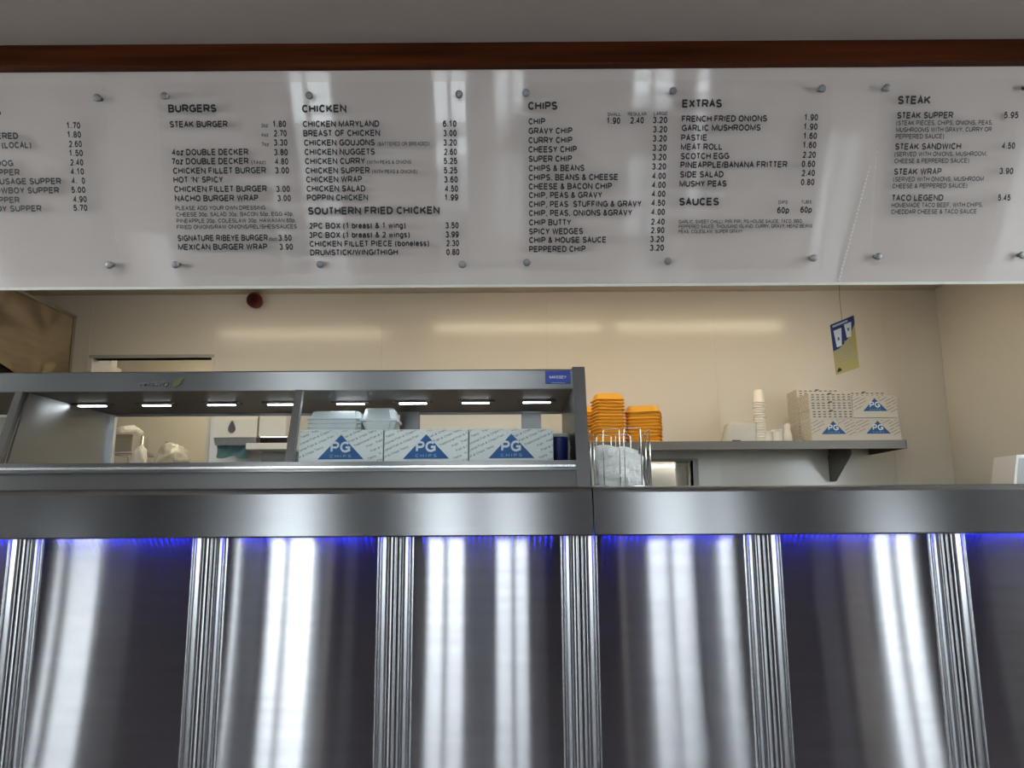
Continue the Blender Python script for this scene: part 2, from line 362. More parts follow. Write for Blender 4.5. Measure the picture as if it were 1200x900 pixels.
def side_window(name, x0, x1):
    bm = new(); t = 0.04; xa, xb_ = x0 + 0.03, x1 - 0.03
    box(bm, (xa, SY0, SZ0), (xb_, SY0 + t, SZ1)); box(bm, (xa, SY1 - t, SZ0), (xb_, SY1, SZ1))
    box(bm, (xa, SY0, SZ0), (xb_, SY1, SZ0 + t)); box(bm, (xa, SY0, SZ1 - t), (xb_, SY1, SZ1))
    w_ = struct(name, bm, M_frame, label='side window added for daylight')
    finish('window_pane', B(((x0 + x1) / 2 - 0.003, SY0 + t, SZ0 + t), ((x0 + x1) / 2 + 0.003, SY1 - t, SZ1 - t)), M_glass, w_)
side_wall('wall_left', XL - 0.1, XL, Y_BACK); side_window('window_10', XL - 0.1, XL)
struct('wall_right', B((XR, 3.0, 0), (XR + 0.1, Y_BACK + 0.1, 2.7)), M_wall, label='cream wall at the right end of the kitchen')
side_wall('wall_shop_right', XSR, XSR + 0.1, 3.0); side_window('window_11', XSR, XSR + 0.1)

struct('wall_return', B((XR + 0.1, 3.0, 0), (XSR + 0.1, 3.1, 2.9)), M_white_wall)
# back wall with the doorway and the hatch
xd0 = at(106, 430, Y_BACK).x; xd1 = at(249.5, 430, Y_BACK).x; zd = at(180, 419.5, Y_BACK).z
hx0 = at(762, 550, Y_BACK).x; hx1 = at(812, 550, Y_BACK).x; hz1 = at(790, 540, Y_BACK).z; hz0 = 1.0
wb = new()
Yw0, Yw1 = Y_BACK + 0.012, Y_BACK + 0.07
box(wb, (XL, Yw0, 0), (xd0, Yw1, 2.75)); box(wb, (xd0, Yw0, zd), (xd1, Yw1, 2.75))
box(wb, (xd1, Yw0, 0), (hx0, Yw1, 2.75)); box(wb, (hx1, Yw0, 0), (XR + 0.05, Yw1, 2.75))
box(wb, (hx0, Yw0, hz1), (hx1, Yw1, 2.75)); box(wb, (hx0, Yw0, 0), (hx1, Yw1, hz0))
wall_back = struct('wall_back', wb, M_joint, label='cream clad back wall of the kitchen')
seams = [XL] + [at(p, 400, Y_BACK).x for p in (104.5, 250, 447, 642, 838, 1037)] + [XR]
for i, (a, b) in enumerate(zip(seams, seams[1:])):
    g = 0.0
    bm = new()
    z1 = Z_KCEIL - 0.001
    if i == 1: box(bm, (a + g, Y_BACK, zd), (b - g, Yw0, z1), 0.002)
    elif a < hx0 < b:
        box(bm, (a + g, Y_BACK, 0), (hx0, Yw0, z1)); box(bm, (hx1, Y_BACK, 0), (b - g, Yw0, z1))
        box(bm, (hx0, Y_BACK, hz1), (hx1, Yw0, z1)); box(bm, (hx0, Y_BACK, 0), (hx1, Yw0, hz0))
    else: box(bm, (a + g, Y_BACK, 0), (b - g, Yw0, z1), 0.002)
    finish('wall_panel', bm, M_wall, wall_back)
    if 0 < i: finish('joint_strip', B((a - 0.005, Y_BACK - 0.0016, zd if i == 2 else 0), (a + 0.005, Y_BACK + 0.0002, z1), 0.0007), M_wall, wall_back)
# doorway lining, reveal and back room
door = struct('door_1', B((xd0 - 0.012, Y_BACK - 0.006, zd), (xd1 + 0.005, Yw1, zd + 0.02)), M_grey, label='open doorway in the back wall, behind the steel gantry')
finish('door_reveal', B((xd0 - 0.02, Y_BACK - 0.008, 0), (xd0 + 0.012, Yw1 + 0.28, zd)), M_white_wall, door)
finish('door_reveal', B((xd1 - 0.01, Y_BACK - 0.004, 0), (xd1 + 0.008, Yw1, zd)), M_white_wall, door)
struct('wall_far', B((-4.6, 6.25, 0), (0.2, 6.35, 2.7)), M_wall, label='warm lit wall of the room behind the doorway')
struct('wall_far_left', B((-4.6, 5.06, 0), (-4.5, 6.25, 2.7)), M_white_wall)
struct('wall_far_right', B((0.1, Yw1, 0), (0.2, 6.25, 2.7)), M_white_wall)
struct('wall_far_return', B((-4.6, Yw1 + 0.2, 0), (xd0 - 0.02, Yw1 + 0.28, 2.7)), M_white_wall)
struct('ceiling', B((-4.6, Yw1, 2.6), (0.2, 6.35, 2.7)), M_kceil, label='ceiling of the room behind the doorway')

# hatch under the shelf
hat = struct('window_9', B((hx0 - 0.02, Y_BACK - 0.015, hz1), (hx1 + 0.03, Yw1, hz1 + 0.012)), M_grey, label='small framed hatch low in the back wall under the shelf')
finish('frame_side', B((hx1, Y_BACK - 0.015, hz0), (hx1 + 0.03, Yw1, hz1)), M_grey, hat)
finish('frame_side', B((hx0 - 0.03, Y_BACK - 0.015, hz0), (hx0, Yw1, hz1)), M_grey, hat)
finish('frame_sill', B((hx0 - 0.03, Y_BACK - 0.015, hz0 - 0.02), (hx1 + 0.03, Yw1 + 0.25, hz0)), M_grey, hat)
finish('hatch_back', B((hx0 - 0.03, Yw1 + 0.26, hz0 - 0.02), (hx1 + 0.03, Yw1 + 0.28, hz1 + 0.012)), M_wall, hat)
finish('hatch_head', B((hx0 - 0.03, Yw1, hz1), (hx1 + 0.03, Yw1 + 0.22, hz1 + 0.012)), M_wall, hat)
finish('hatch_side', B((hx0 - 0.03, Yw1, hz0), (hx0 - 0.01, Yw1 + 0.26, hz1)), M_wall, hat)
finish('hatch_side', B((hx1 + 0.01, Yw1, hz0), (hx1 + 0.03, Yw1 + 0.26, hz1)), M_wall, hat)

# timber beam at the head of the menu fascia
trim = struct('trim_1', B((XL, Y_BEAM, Z_BEAM0), (XSR, Y_BEAM + 0.035, Z_BEAM1 - 0.001), 0.004, 2), M_wood, label='dark stained timber beam above the menu fascia')

# shopfront behind the camera: glazed bays between dark piers (seen mirrored in the steel)
Y_PANEL = 2.16
def refl_x(px): return at(px, 760, 2 * Y_PANEL - YF).x
bays = [(44, 108, 63), (262, 276, None), (304, 364, 328), (496, 545, 520), (579, 622, 602), (764, 823, 793), (849, 873, None), (1037, 1092, 1063)]
bays = [(refl_x(a), refl_x(b), refl_x(c) if c else None) for a, b, c in bays]
W0, W1 = 0.08, 2.42
wf = new(); prev = XL
HEAD = [1.15, 1.7, 2.42, 2.42, 2.42, 2.42, 2.42, 1.9]
for (a, b, c), W1 in zip(bays, HEAD):
    box(wf, (prev, YF - 0.12, 0), (a, YF, 2.9)); prev = b
    box(wf, (a, YF - 0.12, W1), (b, YF, 2.9)); box(wf, (a, YF - 0.12, 0), (b, YF, W0))
box(wf, (prev, YF - 0.12, 0), (XSR, YF, 2.9))
wfo = struct('wall_front', wf, M_dark_wall, label='dark shopfront wall behind the viewer')
for a, b, m_, z0_, z1_ in ((112, 150, M_pier2, 0.1, 1.5), (278, 302, M_pier1, 0.1, 2.4), (367, 374, M_pier1, 0.1, 2.4), (376, 386, M_pier3, 0.1, 2.3), (402, 414, M_pier2, 0.1, 1.9),
                           (484, 494, M_pier2, 0.1, 2.3), (547, 577, M_pier1, 0.1, 2.4), (624, 640, M_pier2, 0.1, 2.4), (729, 736, M_pier3, 0.1, 2.0), (738, 762, M_pier2, 0.1, 2.2), (825, 847, M_pier1, 0.1, 2.4),
                           (875, 885, M_pier2, 0.1, 2.3), (960, 985, M_pier2, 0.1, 1.4), (996, 1022, M_pier3, 0.1, 1.6), (1023, 1034, M_pier2, 0.1, 1.5)):
    finish('pier_cladding', B((refl_x(a), YF, z0_), (refl_x(b), YF + 0.02, z1_)), m_, wfo)
for i, (a, b, c) in enumerate(bays):
    fr = new(); t = 0.018; W1 = HEAD[i]
    box(fr, (a, YF - 0.09, W0), (a + t, YF - 0.03, W1)); box(fr, (b - t, YF - 0.09, W0), (b, YF - 0.03, W1))
    box(fr, (a, YF - 0.09, W0), (b, YF - 0.03, W0 + t)); box(fr, (a, YF - 0.09, W1 - t), (b, YF - 0.03, W1))
    wi = struct('window_%d' % (i + 1), fr, M_frame, label='tall narrow shopfront window')
    finish('window_pane', B((a + t, YF - 0.066, W0 + t), (b - t, YF - 0.060, W1 - t)), M_glass, wi)
    if c: finish('mullion', B((c - 0.014, YF - 0.09, W0 + t), (c + 0.014, YF - 0.03, W1 - t)), M_frame, wi)
struct('pavement', B((-16, -16, -0.20), (16, 16, -0.12)), M_pave)

# ================================================================== KITCHEN LIGHTS
def ceiling_light(loc, sx, sy, m, label):
    t = thing('ceiling_light', label, 'light', loc)
    bm = B((-sx / 2 - 0.02, -sy / 2 - 0.02, -0.03), (sx / 2 + 0.02, sy / 2 + 0.02, 0.0), 0.004)
    finish('housing', bm, M_plastic, t, world=False)
    finish('diffuser', B((-sx / 2, -sy / 2, -0.045), (sx / 2, sy / 2, -0.030), 0.004), m, t, world=False)
    return t
ceiling_light((-1.55, 3.75, Z_KCEIL), 1.2, 0.16, M_tube, 'long fluorescent fitting over the kitchen aisle near the hood')
ceiling_light((0.05, 3.90, Z_KCEIL), 1.2, 0.16, M_tube, 'long fluorescent fitting over the middle of the kitchen aisle')
ceiling_light((1.35, 3.90, Z_KCEIL), 1.2, 0.16, M_tube, 'long fluorescent fitting over the kitchen aisle by the cup shelf')
ceiling_light((-2.1, 5.6, 2.6), 1.0, 0.16, M_tube2, 'fluorescent fitting in the room behind the doorway')

# ================================================================== MENU FASCIA AND BOARDS
def sp(px, py, off=0.0):           # pixel -> point on the sign plane lifted by off
    return on_plane(px, py, S0 + SN * off, SN)
def s_st(p):                        # world -> (x, height along the sign)
    return p.x, (p - S0).dot(SU)
def s_pt(x, s, off): return Vector((x, S0.y, S0.z)) + SU * s + SN * off
def slab(bm, x0, x1, s0, s1, o0, o1, bev=0.0):
    ps = [s_pt(x, s, o) for o in (o0, o1) for s in (s0, s1) for x in (x0, x1)]
    vs = [bm.verts.new(p) for p in ps]
    for f in ((0, 1, 3, 2), (4, 6, 7, 5), (0, 4, 5, 1), (2, 3, 7, 6), (0, 2, 6, 4), (1, 5, 7, 3)): bm.faces.new([vs[i] for i in f])
    bmesh.ops.recalc_face_normals(bm, faces=bm.faces)
    if bev: bmesh.ops.bevel(bm, geom=list(bm.edges), offset=bev, segments=1, affect='EDGES')
    return bm
s_top = s_st(sp(600, 78))[1]
fa = thing('menu_fascia', 'long sloping white gloss fascia carrying the menu boards', 'sign', s_pt(0, 0, 0))
finish('fascia_sheet', slab(new(), -2.6, 2.6, 0.0, s_top, 0.0, -0.03, 0.001), M_sign, fa)
finish('bottom_edge_strip', slab(new(), -2.6, 2.6, -0.010, 0.0, 0.002, -0.034), M_plastic, fa)

OFF = 0.022        # stand-off of the acrylic
def board(label, tl, tr, bl, br, screws, lines, xl=None, xr=None):
    x0 = (sp(*tl, OFF).x + sp(*bl, OFF).x) / 2 if xl is None else xl
    x1 = (sp(*tr, OFF).x + sp(*br, OFF).x) / 2 if xr is None else xr
    s1 = (s_st(sp(*tl, OFF))[1] + s_st(sp(*tr, OFF))[1]) / 2
    s0 = (s_st(sp(*bl, OFF))[1] + s_st(sp(*br, OFF))[1]) / 2
    t = thing('menu_board', label, 'menu board', s_pt((x0 + x1) / 2, s0, 0))
    finish('acrylic_sheet', slab(new(), x0, x1, s0, s1, OFF - 0.005, OFF, 0.0008), M_acrylic, t)
    R = Matrix((Vector((1, 0, 0)), SU, SN)).transposed().to_4x4()
    for q in screws:
        p = sp(q[0], q[1], OFF) if len(q) == 2 else s_pt(q[0], q[1], OFF)
        p = p - SN * OFF
        bm = lathe(new(), [(0.007, 0.0), (0.007, OFF), (0.0125, OFF), (0.0125, OFF + 0.006), (0.010, OFF + 0.009), (0.004, OFF + 0.010)], 16, True, Matrix.Translation(p) @ R)
        finish('standoff_screw', bm, M_screw, t, smooth=False)
    for L in lines:
        kind, s, xa, xb, y, cap = L
        anchor = 'l'
        xm = xa if xa is not None else xb
        p = sp(xm, y, OFF + 0.0006)
        width = None
        if xa is None: anchor = 'r'
        elif xb is not None: width = sp(xb, y, OFF + 0.0006).x - p.x
        capm = cap * 0.0032
        bm = add_text(new(), s, lambda u, v: p + Vector((u, 0, 0)) + SU * v, width, capm, anchor,
                      {'heading': 0.122, 'menu_item': 0.114, 'price': 0.112, 'small_print': 0.098}[kind], 0.86)
        finish(kind, bm, M_print2 if kind == 'small_print' else M_print, t)
    return t
H, I, P, S = 'heading', 'menu_item', 'price', 'small_print'
ORD = 'lowest second third fourth fifth sixth seventh eighth ninth tenth eleventh twelfth thirteenth fourteenth fifteenth sixteenth seventeenth'.split()
def prices(lst): return [(P, s, a, b, y, 6.9) for s, a, b, y in lst]

board('clear menu board cut off by the left edge, prices 1.70 to 5.70', (-160, 104), (124, 99), (-160, 326), (137, 322),
      [(114.5, 115), (128.5, 310.5), (-140, 118), (-130, 313)],
      [(H, 'S', None, 1.5, 135.5, 8.4), (I, 'BATTERED', None, 21.6, 163, 6.8), (I, '(LOCAL)', 2.4, 37, 174, 6.8), (I, 'DOG', None, 16, 195, 6.8),
       (I, 'SUPPER', None, 23.4, 205.6, 6.8), (I, 'SAUSAGE SUPPER', None, 72, 216, 6.8), (I, 'COWBOY SUPPER', None, 69.6, 226.7, 6.8),
       (I, 'SUPPER', None, 23.4, 238, 6.8), (I, 'COWBOY SUPPER', None, 49, 248, 6.8)] +
      prices([('1.70', 78.6, 94.5, 151), ('1.80', 79.5, 95.4, 161.7), ('2.60', 80.4, 96.3, 172.7), ('1.50', 81.6, 97.5, 183.3), ('2.40', 82, 98, 194.3),
              ('4.10', 82.7, 98.7, 204.9), ('4.  0', 83.7, 100, 215.7), ('5.00', 84, 100.5, 226.4), ('4.90', 85.5, 102, 237.3), ('5.70', 86.4, 102.7, 247.5)]),
      xl=-2.35)
board('clear menu board listing burgers and chicken', (188, 99), (551, 93), (194, 322), (546, 320),
      [(193, 112.5), (206, 310), (362.5, 112), (375.5, 310), (538, 110.5), (542, 310)],
      [(H, 'BURGERS', 197.4, 254, 132, 8.3), (I, 'STEAK BURGER', 199.2, 267, 149.6, 6.8), (S, '2oz', 306, 314.5, 149.4, 4), (S, '4oz', 306, 315, 160.3, 4), (S, '7oz', 307, 315.6, 171.4, 4),
       (I, '4oz DOUBLE DECKER', 201.3, 291.3, 182.3, 6.8), (I, '7oz DOUBLE DECKER', 202, 291.6, 193, 6.8), (S, '(14oz)', 294.6, 311.5, 192.5, 4.2),
       (I, 'CHICKEN FILLET BURGER', 203, 312, 204, 6.8), (I, "HOT 'N' SPICY", 203.4, 261.6, 214.5, 6.8), (I, 'CHICKEN FILLET BURGER', 204.3, 313, 225.5, 6.8),
       (I, 'NACHO BURGER WRAP', 205, 303, 236.3, 6.8), (S, 'PLEASE ADD YOUR OWN DRESSING', 205.8, 311.4, 246.5, 4.6), (S, 'CHEESE 30p, SALAD 30p, BACON 50p, EGG 40p,', 206.7, 344.4, 254, 4.6),
       (S, 'PINEAPPLE 20p, COLESLAW 30p, HAWAIIAN 60p,', 207, 347, 261.5, 4.6), (S, 'FRIED ONIONS/RAW ONIONS/RELISHES/SAUCES', 207.3, 348, 268.7, 4.6),
       (I, 'SIGNATURE RIBEYE BURGER', 208.5, 314, 282.9, 6.8), (S, '(6oz)', 315, 325, 282.5, 4), (I, 'MEXICAN BURGER WRAP', 208.8, 313.5, 293.3, 6.8),
       (H, 'CHICKEN', 354, 406.2, 132.2, 8.3), (I, 'CHICKEN MARYLAND', 355, 444.6, 149.3, 6.8), (I, 'BREAST OF CHICKEN', 355.5, 445.5, 160.1, 6.8),
       (I, 'CHICKEN GOUJONS', 356.4, 439.5, 171.2, 6.8), (S, '(BATTERED OR BREADED)', 442.5, 503.4, 171, 4), (I, 'CHICKEN NUGGETS', 357, 439.5, 182, 6.8),
       (I, 'CHICKEN CURRY', 357.6, 427.8, 192.8, 6.8), (S, '(WITH PEAS & ONIONS', 430.2, 482, 192.4, 4), (I, 'CHICKEN SUPPER', 358.2, 433.5, 203.8, 6.8), (S, '(WITH PEAS & ONIONS)', 436, 489, 203.4, 4),
       (I, 'CHICKEN WRAP', 358.8, 424.5, 214.2, 6.8), (I, 'CHICKEN SALAD', 359.4, 428.4, 225, 6.8), (I, 'POPPIN CHICKEN', 359.7, 431.4, 235.5, 6.8),
       (H, 'SOUTHERN FRIED CHICKEN', 361.2, 515.4, 251.8, 8.3), (I, '2PC BOX (1 breast & 1 wing)', 362, 475.5, 268.4, 6.6), (I, '3PC BOX (1 breast & 2 wings)', 362.4, 480.3, 279.2, 6.6),
       (I, 'CHICKEN FILLET PIECE (boneless)', 363, 503, 289.5, 6.6), (I, 'DRUMSTICK/WING/THIGH', 363.6, 466.5, 299.6, 6.6)] +
      prices([('1.80', 320, 335.5, 149.2), ('2.70', 320.5, 336.2, 160.2), ('3.30', 321, 337, 171), ('3.80', 321.3, 337.5, 182.3), ('4.80', 322, 338, 193.1), ('3.00', 322.5, 339, 203.6),
              ('3.00', 323.7, 340, 225.3), ('3.00', 325.2, 341.1, 236.1), ('3.50', 326.4, 342, 282.6), ('3.90', 327.6, 343.5, 293.1),
              ('6.10', 519, 535, 149), ('3.00', 519.6, 535.2, 160), ('3.20', 519.6, 535.5, 171), ('2.60', 519.9, 535.6, 181.9), ('5.25', 520, 536, 192.6), ('5.25', 520.2, 536.1, 203.6),
              ('3.60', 520.5, 536.6, 214.2), ('4.50', 521, 536.8, 225), ('1.99', 521.4, 537, 235.3), ('3.50', 522, 537.6, 268), ('3.99', 522.2, 537.7, 278.6), ('2.30', 522.5, 538, 288.8), ('0.80', 523, 538.5, 299.2)]))
board('clear menu board listing chips, extras and sauces', (606.5, 97.5), (976, 92), (608.5, 318), (965, 313),
      [(616.3, 109), (788.5, 106.8), (963, 104), (617.3, 307.5), (782.5, 306), (953, 302.5)],
      [(H, 'CHIPS', 618.8, 653.2, 129, 8.6), (S, 'SMALL', 711.9, 727.3, 136, 3.6), (S, 'REGULAR', 735.6, 757.5, 135.7, 3.6), (S, 'LARGE', 766, 782, 135.3, 3.6),
       (I, 'CHIP', 619.3, 639, 146.2, 6.8), (I, 'GRAVY CHIP', 619.3, 670.8, 157.3, 6.8), (I, 'CURRY CHIP', 619.3, 670.8, 168.2, 6.8), (I, 'CHEESY CHIP', 619.3, 676, 179, 6.8),
       (I, 'SUPER CHIP', 619.5, 670.4, 190, 6.8), (I, 'CHIPS & BEANS', 619.5, 685, 201, 6.8), (I, 'CHIPS, BEANS & CHEESE', 619.5, 723.8, 211.8, 6.8), (I, 'CHEESE & BACON CHIP', 619.5, 717.2, 222.4, 6.8),
       (I, 'CHIP, PEAS & GRAVY', 619.8, 705.5, 232.6, 6.8), (I, 'CHIP, PEAS  STUFFING & GRAVY', 619.8, 751.6, 243.2, 6.8), (I, 'CHIP, PEAS, ONIONS &GRAVY', 619.8, 740.7, 253.6, 6.8),
       (I, 'CHIP BUTTY', 620, 669.2, 264.5, 6.8), (I, 'SPICY WEDGES', 620, 683.3, 275, 6.8), (I, 'CHIP & HOUSE SAUCE', 620, 710, 285.1, 6.8), (I, 'PEPPERED CHIP', 620, 686.3, 295.7, 6.8),
       (H, 'EXTRAS', 799.3, 846, 126.4, 8.6), (I, 'FRENCH FRIED ONIONS', 798.8, 898.8, 143.2, 6.8), (I, 'GARLIC MUSHROOMS', 798.8, 891.3, 153.9, 6.8), (I, 'PASTIE', 798, 828.1, 165.3, 6.8),
       (I, 'MEAT ROLL', 797.7, 846, 176, 6.8), (I, 'SCOTCH EGG', 797.7, 854.5, 186.9, 6.8), (I, 'PINEAPPLE/BANANA FRITTER', 797.2, 922.5, 197.1, 6.8), (I, 'SIDE SALAD', 796.9, 847.9, 208.3, 6.8),
       (I, 'MUSHY PEAS', 796.1, 851.3, 219.2, 6.8), (H, 'SAUCES', 795.9, 842.5, 241.1, 8.4), (S, 'DIPS', 912, 923, 239.2, 3.8), (S, 'TUBS', 939, 951, 238.8, 3.8),
       (S, 'GARLIC, SWEET CHILLI, PIRI PIRI, PG HOUSE SAUCE, TACO, BBQ,', 795.3, 940.7, 262.1, 4.0), (S, 'PEPPERED SAUCE, THOUSAND ISLAND, CURRY, GRAVY, HEINZ BEANS', 795.3, 952, 267.8, 4.0),
       (S, 'PEAS, COLESLAW, SUPER GRAVY', 795.3, 870, 273.6, 4.0)] +
      prices([('1.90', 711.3, 726.8, 145.5), ('2.40', 738, 754.5, 145), ('3.20', 765, 782, 144.6)] +
             [(s, 765.2 - 0.29 * k, 781.8 - 0.29 * k, y) for k, (s, y) in enumerate(
                 [('3.20', 155.5), ('3.20', 166.2), ('3.20', 177.1), ('3.20', 188), ('3.20', 199), ('4.00', 210.1), ('4.00', 220.6), ('4.00', 231), ('4.50', 241.6),
                  ('4.00', 252.2), ('2.40', 263.7), ('2.90', 273.6), ('3.20', 284), ('3.20', 294.1)])] +
             [('1.90', 942.8, 958.5, 141.6), ('1.90', 942, 958, 152.5), ('1.60', 941.6, 957.3, 163.2), ('1.60', 940.9, 956.6, 173.9), ('2.20', 939.9, 955.9, 185.3), ('0.60', 939.3, 955.2, 196),
              ('2.40', 938.8, 954.8, 206.7), ('0.80', 938.3, 954.3, 217.3), ('60p', 910.5, 924.7, 250.2), ('60p', 937.7, 951.3, 249.6)]))
board('clear menu board listing steak dishes, at the right edge', (1031, 96), (1300, 92), (1020, 312), (1290, 309),
      [(1038.7, 103.3), (1028.8, 300.5), (1197.5, 299), (1204, 102)],
      [(H, 'STEAK', 1052, 1090.1, 122.4, 8.8), (I, 'STEAK SUPPER', 1051.2, 1116.8, 139.2, 6.9), (S, '(STEAK PIECES, CHIPS, ONIONS, PEAS,', 1050.1, 1163.2, 147, 5), (S, 'MUSHROOMS WITH GRAVY, CURRY OR', 1049.9, 1161.9, 155, 5),
       (S, 'PEPPERED SAUCE)', 1049.3, 1106.1, 162.7, 5), (I, 'STEAK SANDWICH', 1048.8, 1126.1, 175.7, 6.9), (S, '(SERVED WITH ONIONS, MUSHROOM,', 1048, 1156.5, 183.5, 5),
       (S, 'CHEESE & PEPPERED SAUCE)', 1048, 1135.5, 191.5, 5), (I, 'STEAK WRAP', 1047.5, 1103.2, 205, 6.9), (S, '(SERVED WITH ONIONS, MUSHROOM', 1046.4, 1152.5, 212.9, 5),
       (S, 'CHEESE & PEPPERED SAUCE)', 1045.6, 1133.3, 220.8, 5), (I, 'TACO LEGEND', 1045.3, 1105.3, 235.8, 6.9), (S, 'HOMEMADE TACO BEEF, WITH CHIPS,', 1044.5, 1151.5, 243.3, 5),
       (S, 'CHEDDAR CHEESE & TACO SAUCE', 1044.3, 1144, 251, 5)] +
      prices([('5.95', 1176.5, 1193.3, 138.9), ('4.50', 1173.3, 1189.3, 174.7), ('3.90', 1170.9, 1187.2, 204.3), ('5.45', 1169.3, 1184, 235.5)]), xr=2.1)

bc = thing('dot_reflection', 'dotted reflection modelled as white beads on the fascia left of the steak board', 'reflection', sp(983.5, 328, 0.004))  # a dotted reflection in the gloss sign, built as beads on a line
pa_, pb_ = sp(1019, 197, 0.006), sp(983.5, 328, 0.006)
finish('dot_reflection_line', tube(new(), [pa_, pb_], 0.0007, 6), M_cup, bc)
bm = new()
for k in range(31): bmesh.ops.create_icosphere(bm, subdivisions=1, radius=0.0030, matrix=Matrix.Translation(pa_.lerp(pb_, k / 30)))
finish('dot_reflection_beads', bm, M_logow, bc)['kind'] = 'stuff'

# ================================================================== COUNTER FRONT
Z_CT = at(690, 570, 2.12).z                    # worktop level
Z_FB = at(600, 628.5, 2.10).z                  # lower edge of the fascia
X_SEAM = at(695.5, 600, 2.10).x
pil = [(-200, -163), (13, 50), (228.5, 266), (445, 483.5), (658.5, 697.5), (872.8, 912), (1089, 1128.3), (1303, 1343)]
pil = [(at(a, 632, Y_PANEL).x, at(b, 632, Y_PANEL).x) for a, b in pil]
Z_KICK = 0.10
def bullnose(x0, x1, yf, back):
    r = 0.022; prof = []
    for k in range(7):
        a = PI / 2 * k / 6
        prof.append((yf + 0.014 + r - r * math.sin(a), Z_CT - r + r * math.cos(a)))
    prof += [(yf, Z_FB + 0.004), (yf + 0.004, Z_FB), (yf + 0.03, Z_FB), (yf + 0.05, Z_CT - 0.03), (back, Z_CT - 0.03), (back, Z_CT)]
    return prism_x(new(), prof, x0, x1)
def half_round(a, b, y, z0, z1, depth):
    n = 14; prof = []
    c = (a + b) / 2; rx = (b - a) / 2
    for k in range(n + 1):
        t = PI * k / n
        prof.append((c - rx * math.cos(t), y - depth * math.sin(t)))
    return prism_z(new(), prof, z0, z1, False)        # open back against the panel: clean shading
def counter(label, x0, x1, panels, pillars, yf, name, cat):
    t = thing(name, label, cat, ((x0 + x1) / 2, 2.4, 0))
    finish('worktop_fascia', bullnose(x0, x1, yf, 2.95), M_fascia, t, smooth=False)
    for a, b in panels:
        p = finish('front_panel', B((a, Y_PANEL, Z_KICK), (b, Y_PANEL + 0.012, Z_CT - 0.035)), M_panel, t)
        for xe in (a, b):
            d = 0.004 if xe == a else -0.004
            finish('edge_strip', B((min(xe, xe + d), Y_PANEL - 0.005, Z_KICK), (max(xe, xe + d), Y_PANEL, Z_FB + 0.03), 0.0008), M_edge, p)
        led = new(); n = max(4, int((b - a) / 0.0165))
        box(led, (a + 0.02, Y_PANEL - 0.016, Z_FB + 0.019), (b - 0.02, Y_PANEL - 0.002, Z_FB + 0.022))
        s = finish('led_strip', led, M_grey, t, label='blue LED strip under the steel fascia')
        beads = new()
        for k in range(n):
            x = a + 0.028 + (b - a - 0.056) * k / (n - 1)
            box(beads, (x - 0.0025, Y_PANEL - 0.0115, Z_FB + 0.016), (x + 0.0025, Y_PANEL - 0.0065, Z_FB + 0.019))
        finish('led_beads', beads, M_led_blue, s)
    for a, b in pillars:
        finish('half_round_pillar', half_round(a, b, Y_PANEL + 0.002, Z_KICK, Z_FB + 0.03, 0.034), M_pillar, t, smooth=True)
    finish('kick_plate', B((x0, Y_PANEL + 0.03, 0), (x1, Y_PANEL + 0.05, Z_KICK + 0.01)), M_canopy, t)
    finish('carcass', B((x0 + 0.004, Y_PANEL + 0.014, 0.02), (x1 - 0.004, 2.93, Z_CT - 0.031)), M_shelf, t)
    return t
gaps = [(pil[i][1], pil[i + 1][0]) for i in range(len(pil) - 1)]
counter('stainless steel range counter under the heated gantry with blue-lit panels', pil[0][0] - 0.3, X_SEAM - 0.0012, gaps[:4], pil[0:5], 2.10, 'range_counter', 'counter')
counter('stainless steel serving counter right of the seam with blue-lit panels', X_SEAM + 0.0012, 2.3, gaps[4:] + [(pil[7][1], 2.25)], pil[5:], 2.095, 'serving_counter', 'counter')

# ================================================================== HEATED GANTRY
gx_end = at(691, 560, 2.16).x
gx0 = -2.05
zs = at(345, 541.5, 2.16).z            # sill top
zb = at(345, 553, 2.155).z             # channel bottom
zr0 = at(345, 457.5, 2.235).z          # top rail bottom
zr1 = at(345, 434.8, 2.235).z
YB = 2.74
gt = thing('display_gantry', 'stainless steel heated display gantry with glass front and strip lights', 'display cabinet', (-0.6, 2.45, Z_CT))
xi = at(673, 500, 2.2).x               # inner face of right end plate
finish('top_rail', prism_x(new(), [(2.232, zr0), (2.228, zr1 - 0.004), (2.232, zr1), (2.30, zr1), (2.30, zr1 - 0.02), (2.25, zr1 - 0.02), (2.25, zr0)], gx0, xi), M_gantry, gt)
finish('canopy', prism_x(new(), [(2.25, zr0 + 0.002), (2.25, zr0 + 0.012), (2.30, zr1 - 0.004), (YB, zr1 - 0.01), (YB, zr0 + 0.002)], gx0, xi), M_canopy, gt)
finish('canopy_back_rail', B((gx0, YB - 0.012, zr0 - 0.006), (xi, YB, zr0 + 0.002)), M_gantry, gt)
finish('end_panel', prism_x(new(), [(2.138, Z_CT + 0.001), (2.228, zr1 + 0.006), (YB, zr1 + 0.006), (YB, Z_CT + 0.001)], xi, gx_end), M_gantry, gt)
finish('base', prism_x(new(), [(2.145, Z_CT + 0.001), (2.158, zb), (2.75, zb), (2.75, Z_CT + 0.001)], gx0, xi), M_gantry, gt)
sl = finish('sill', prism_x(new(), [(2.150, zb), (2.153, zs), (2.172, zs), (2.172, zb)], gx0, xi - 0.0), M_gantry, gt)
finish('glass_channel', B((gx0, 2.1460, zb + (zs - zb) * 0.28), (xi - 0.003, 2.1505, zb + (zs - zb) * 0.60), 0.0015), M_edge, sl)
Z_GF = zb + 0.006
finish('floor_tray', B((gx0, 2.172, zb), (xi, YB, Z_GF)), M_canopy, gt)
def gpt(t): return 2.162 + (2.240 - 2.162) * t, zs + (zr0 - zs) * t
(y0, z0), (y1, z1) = gpt(0), gpt(1)
mull_x = [at(344.5, 505, 2.2).x, at(9, 505, 2.2).x, -1.95]
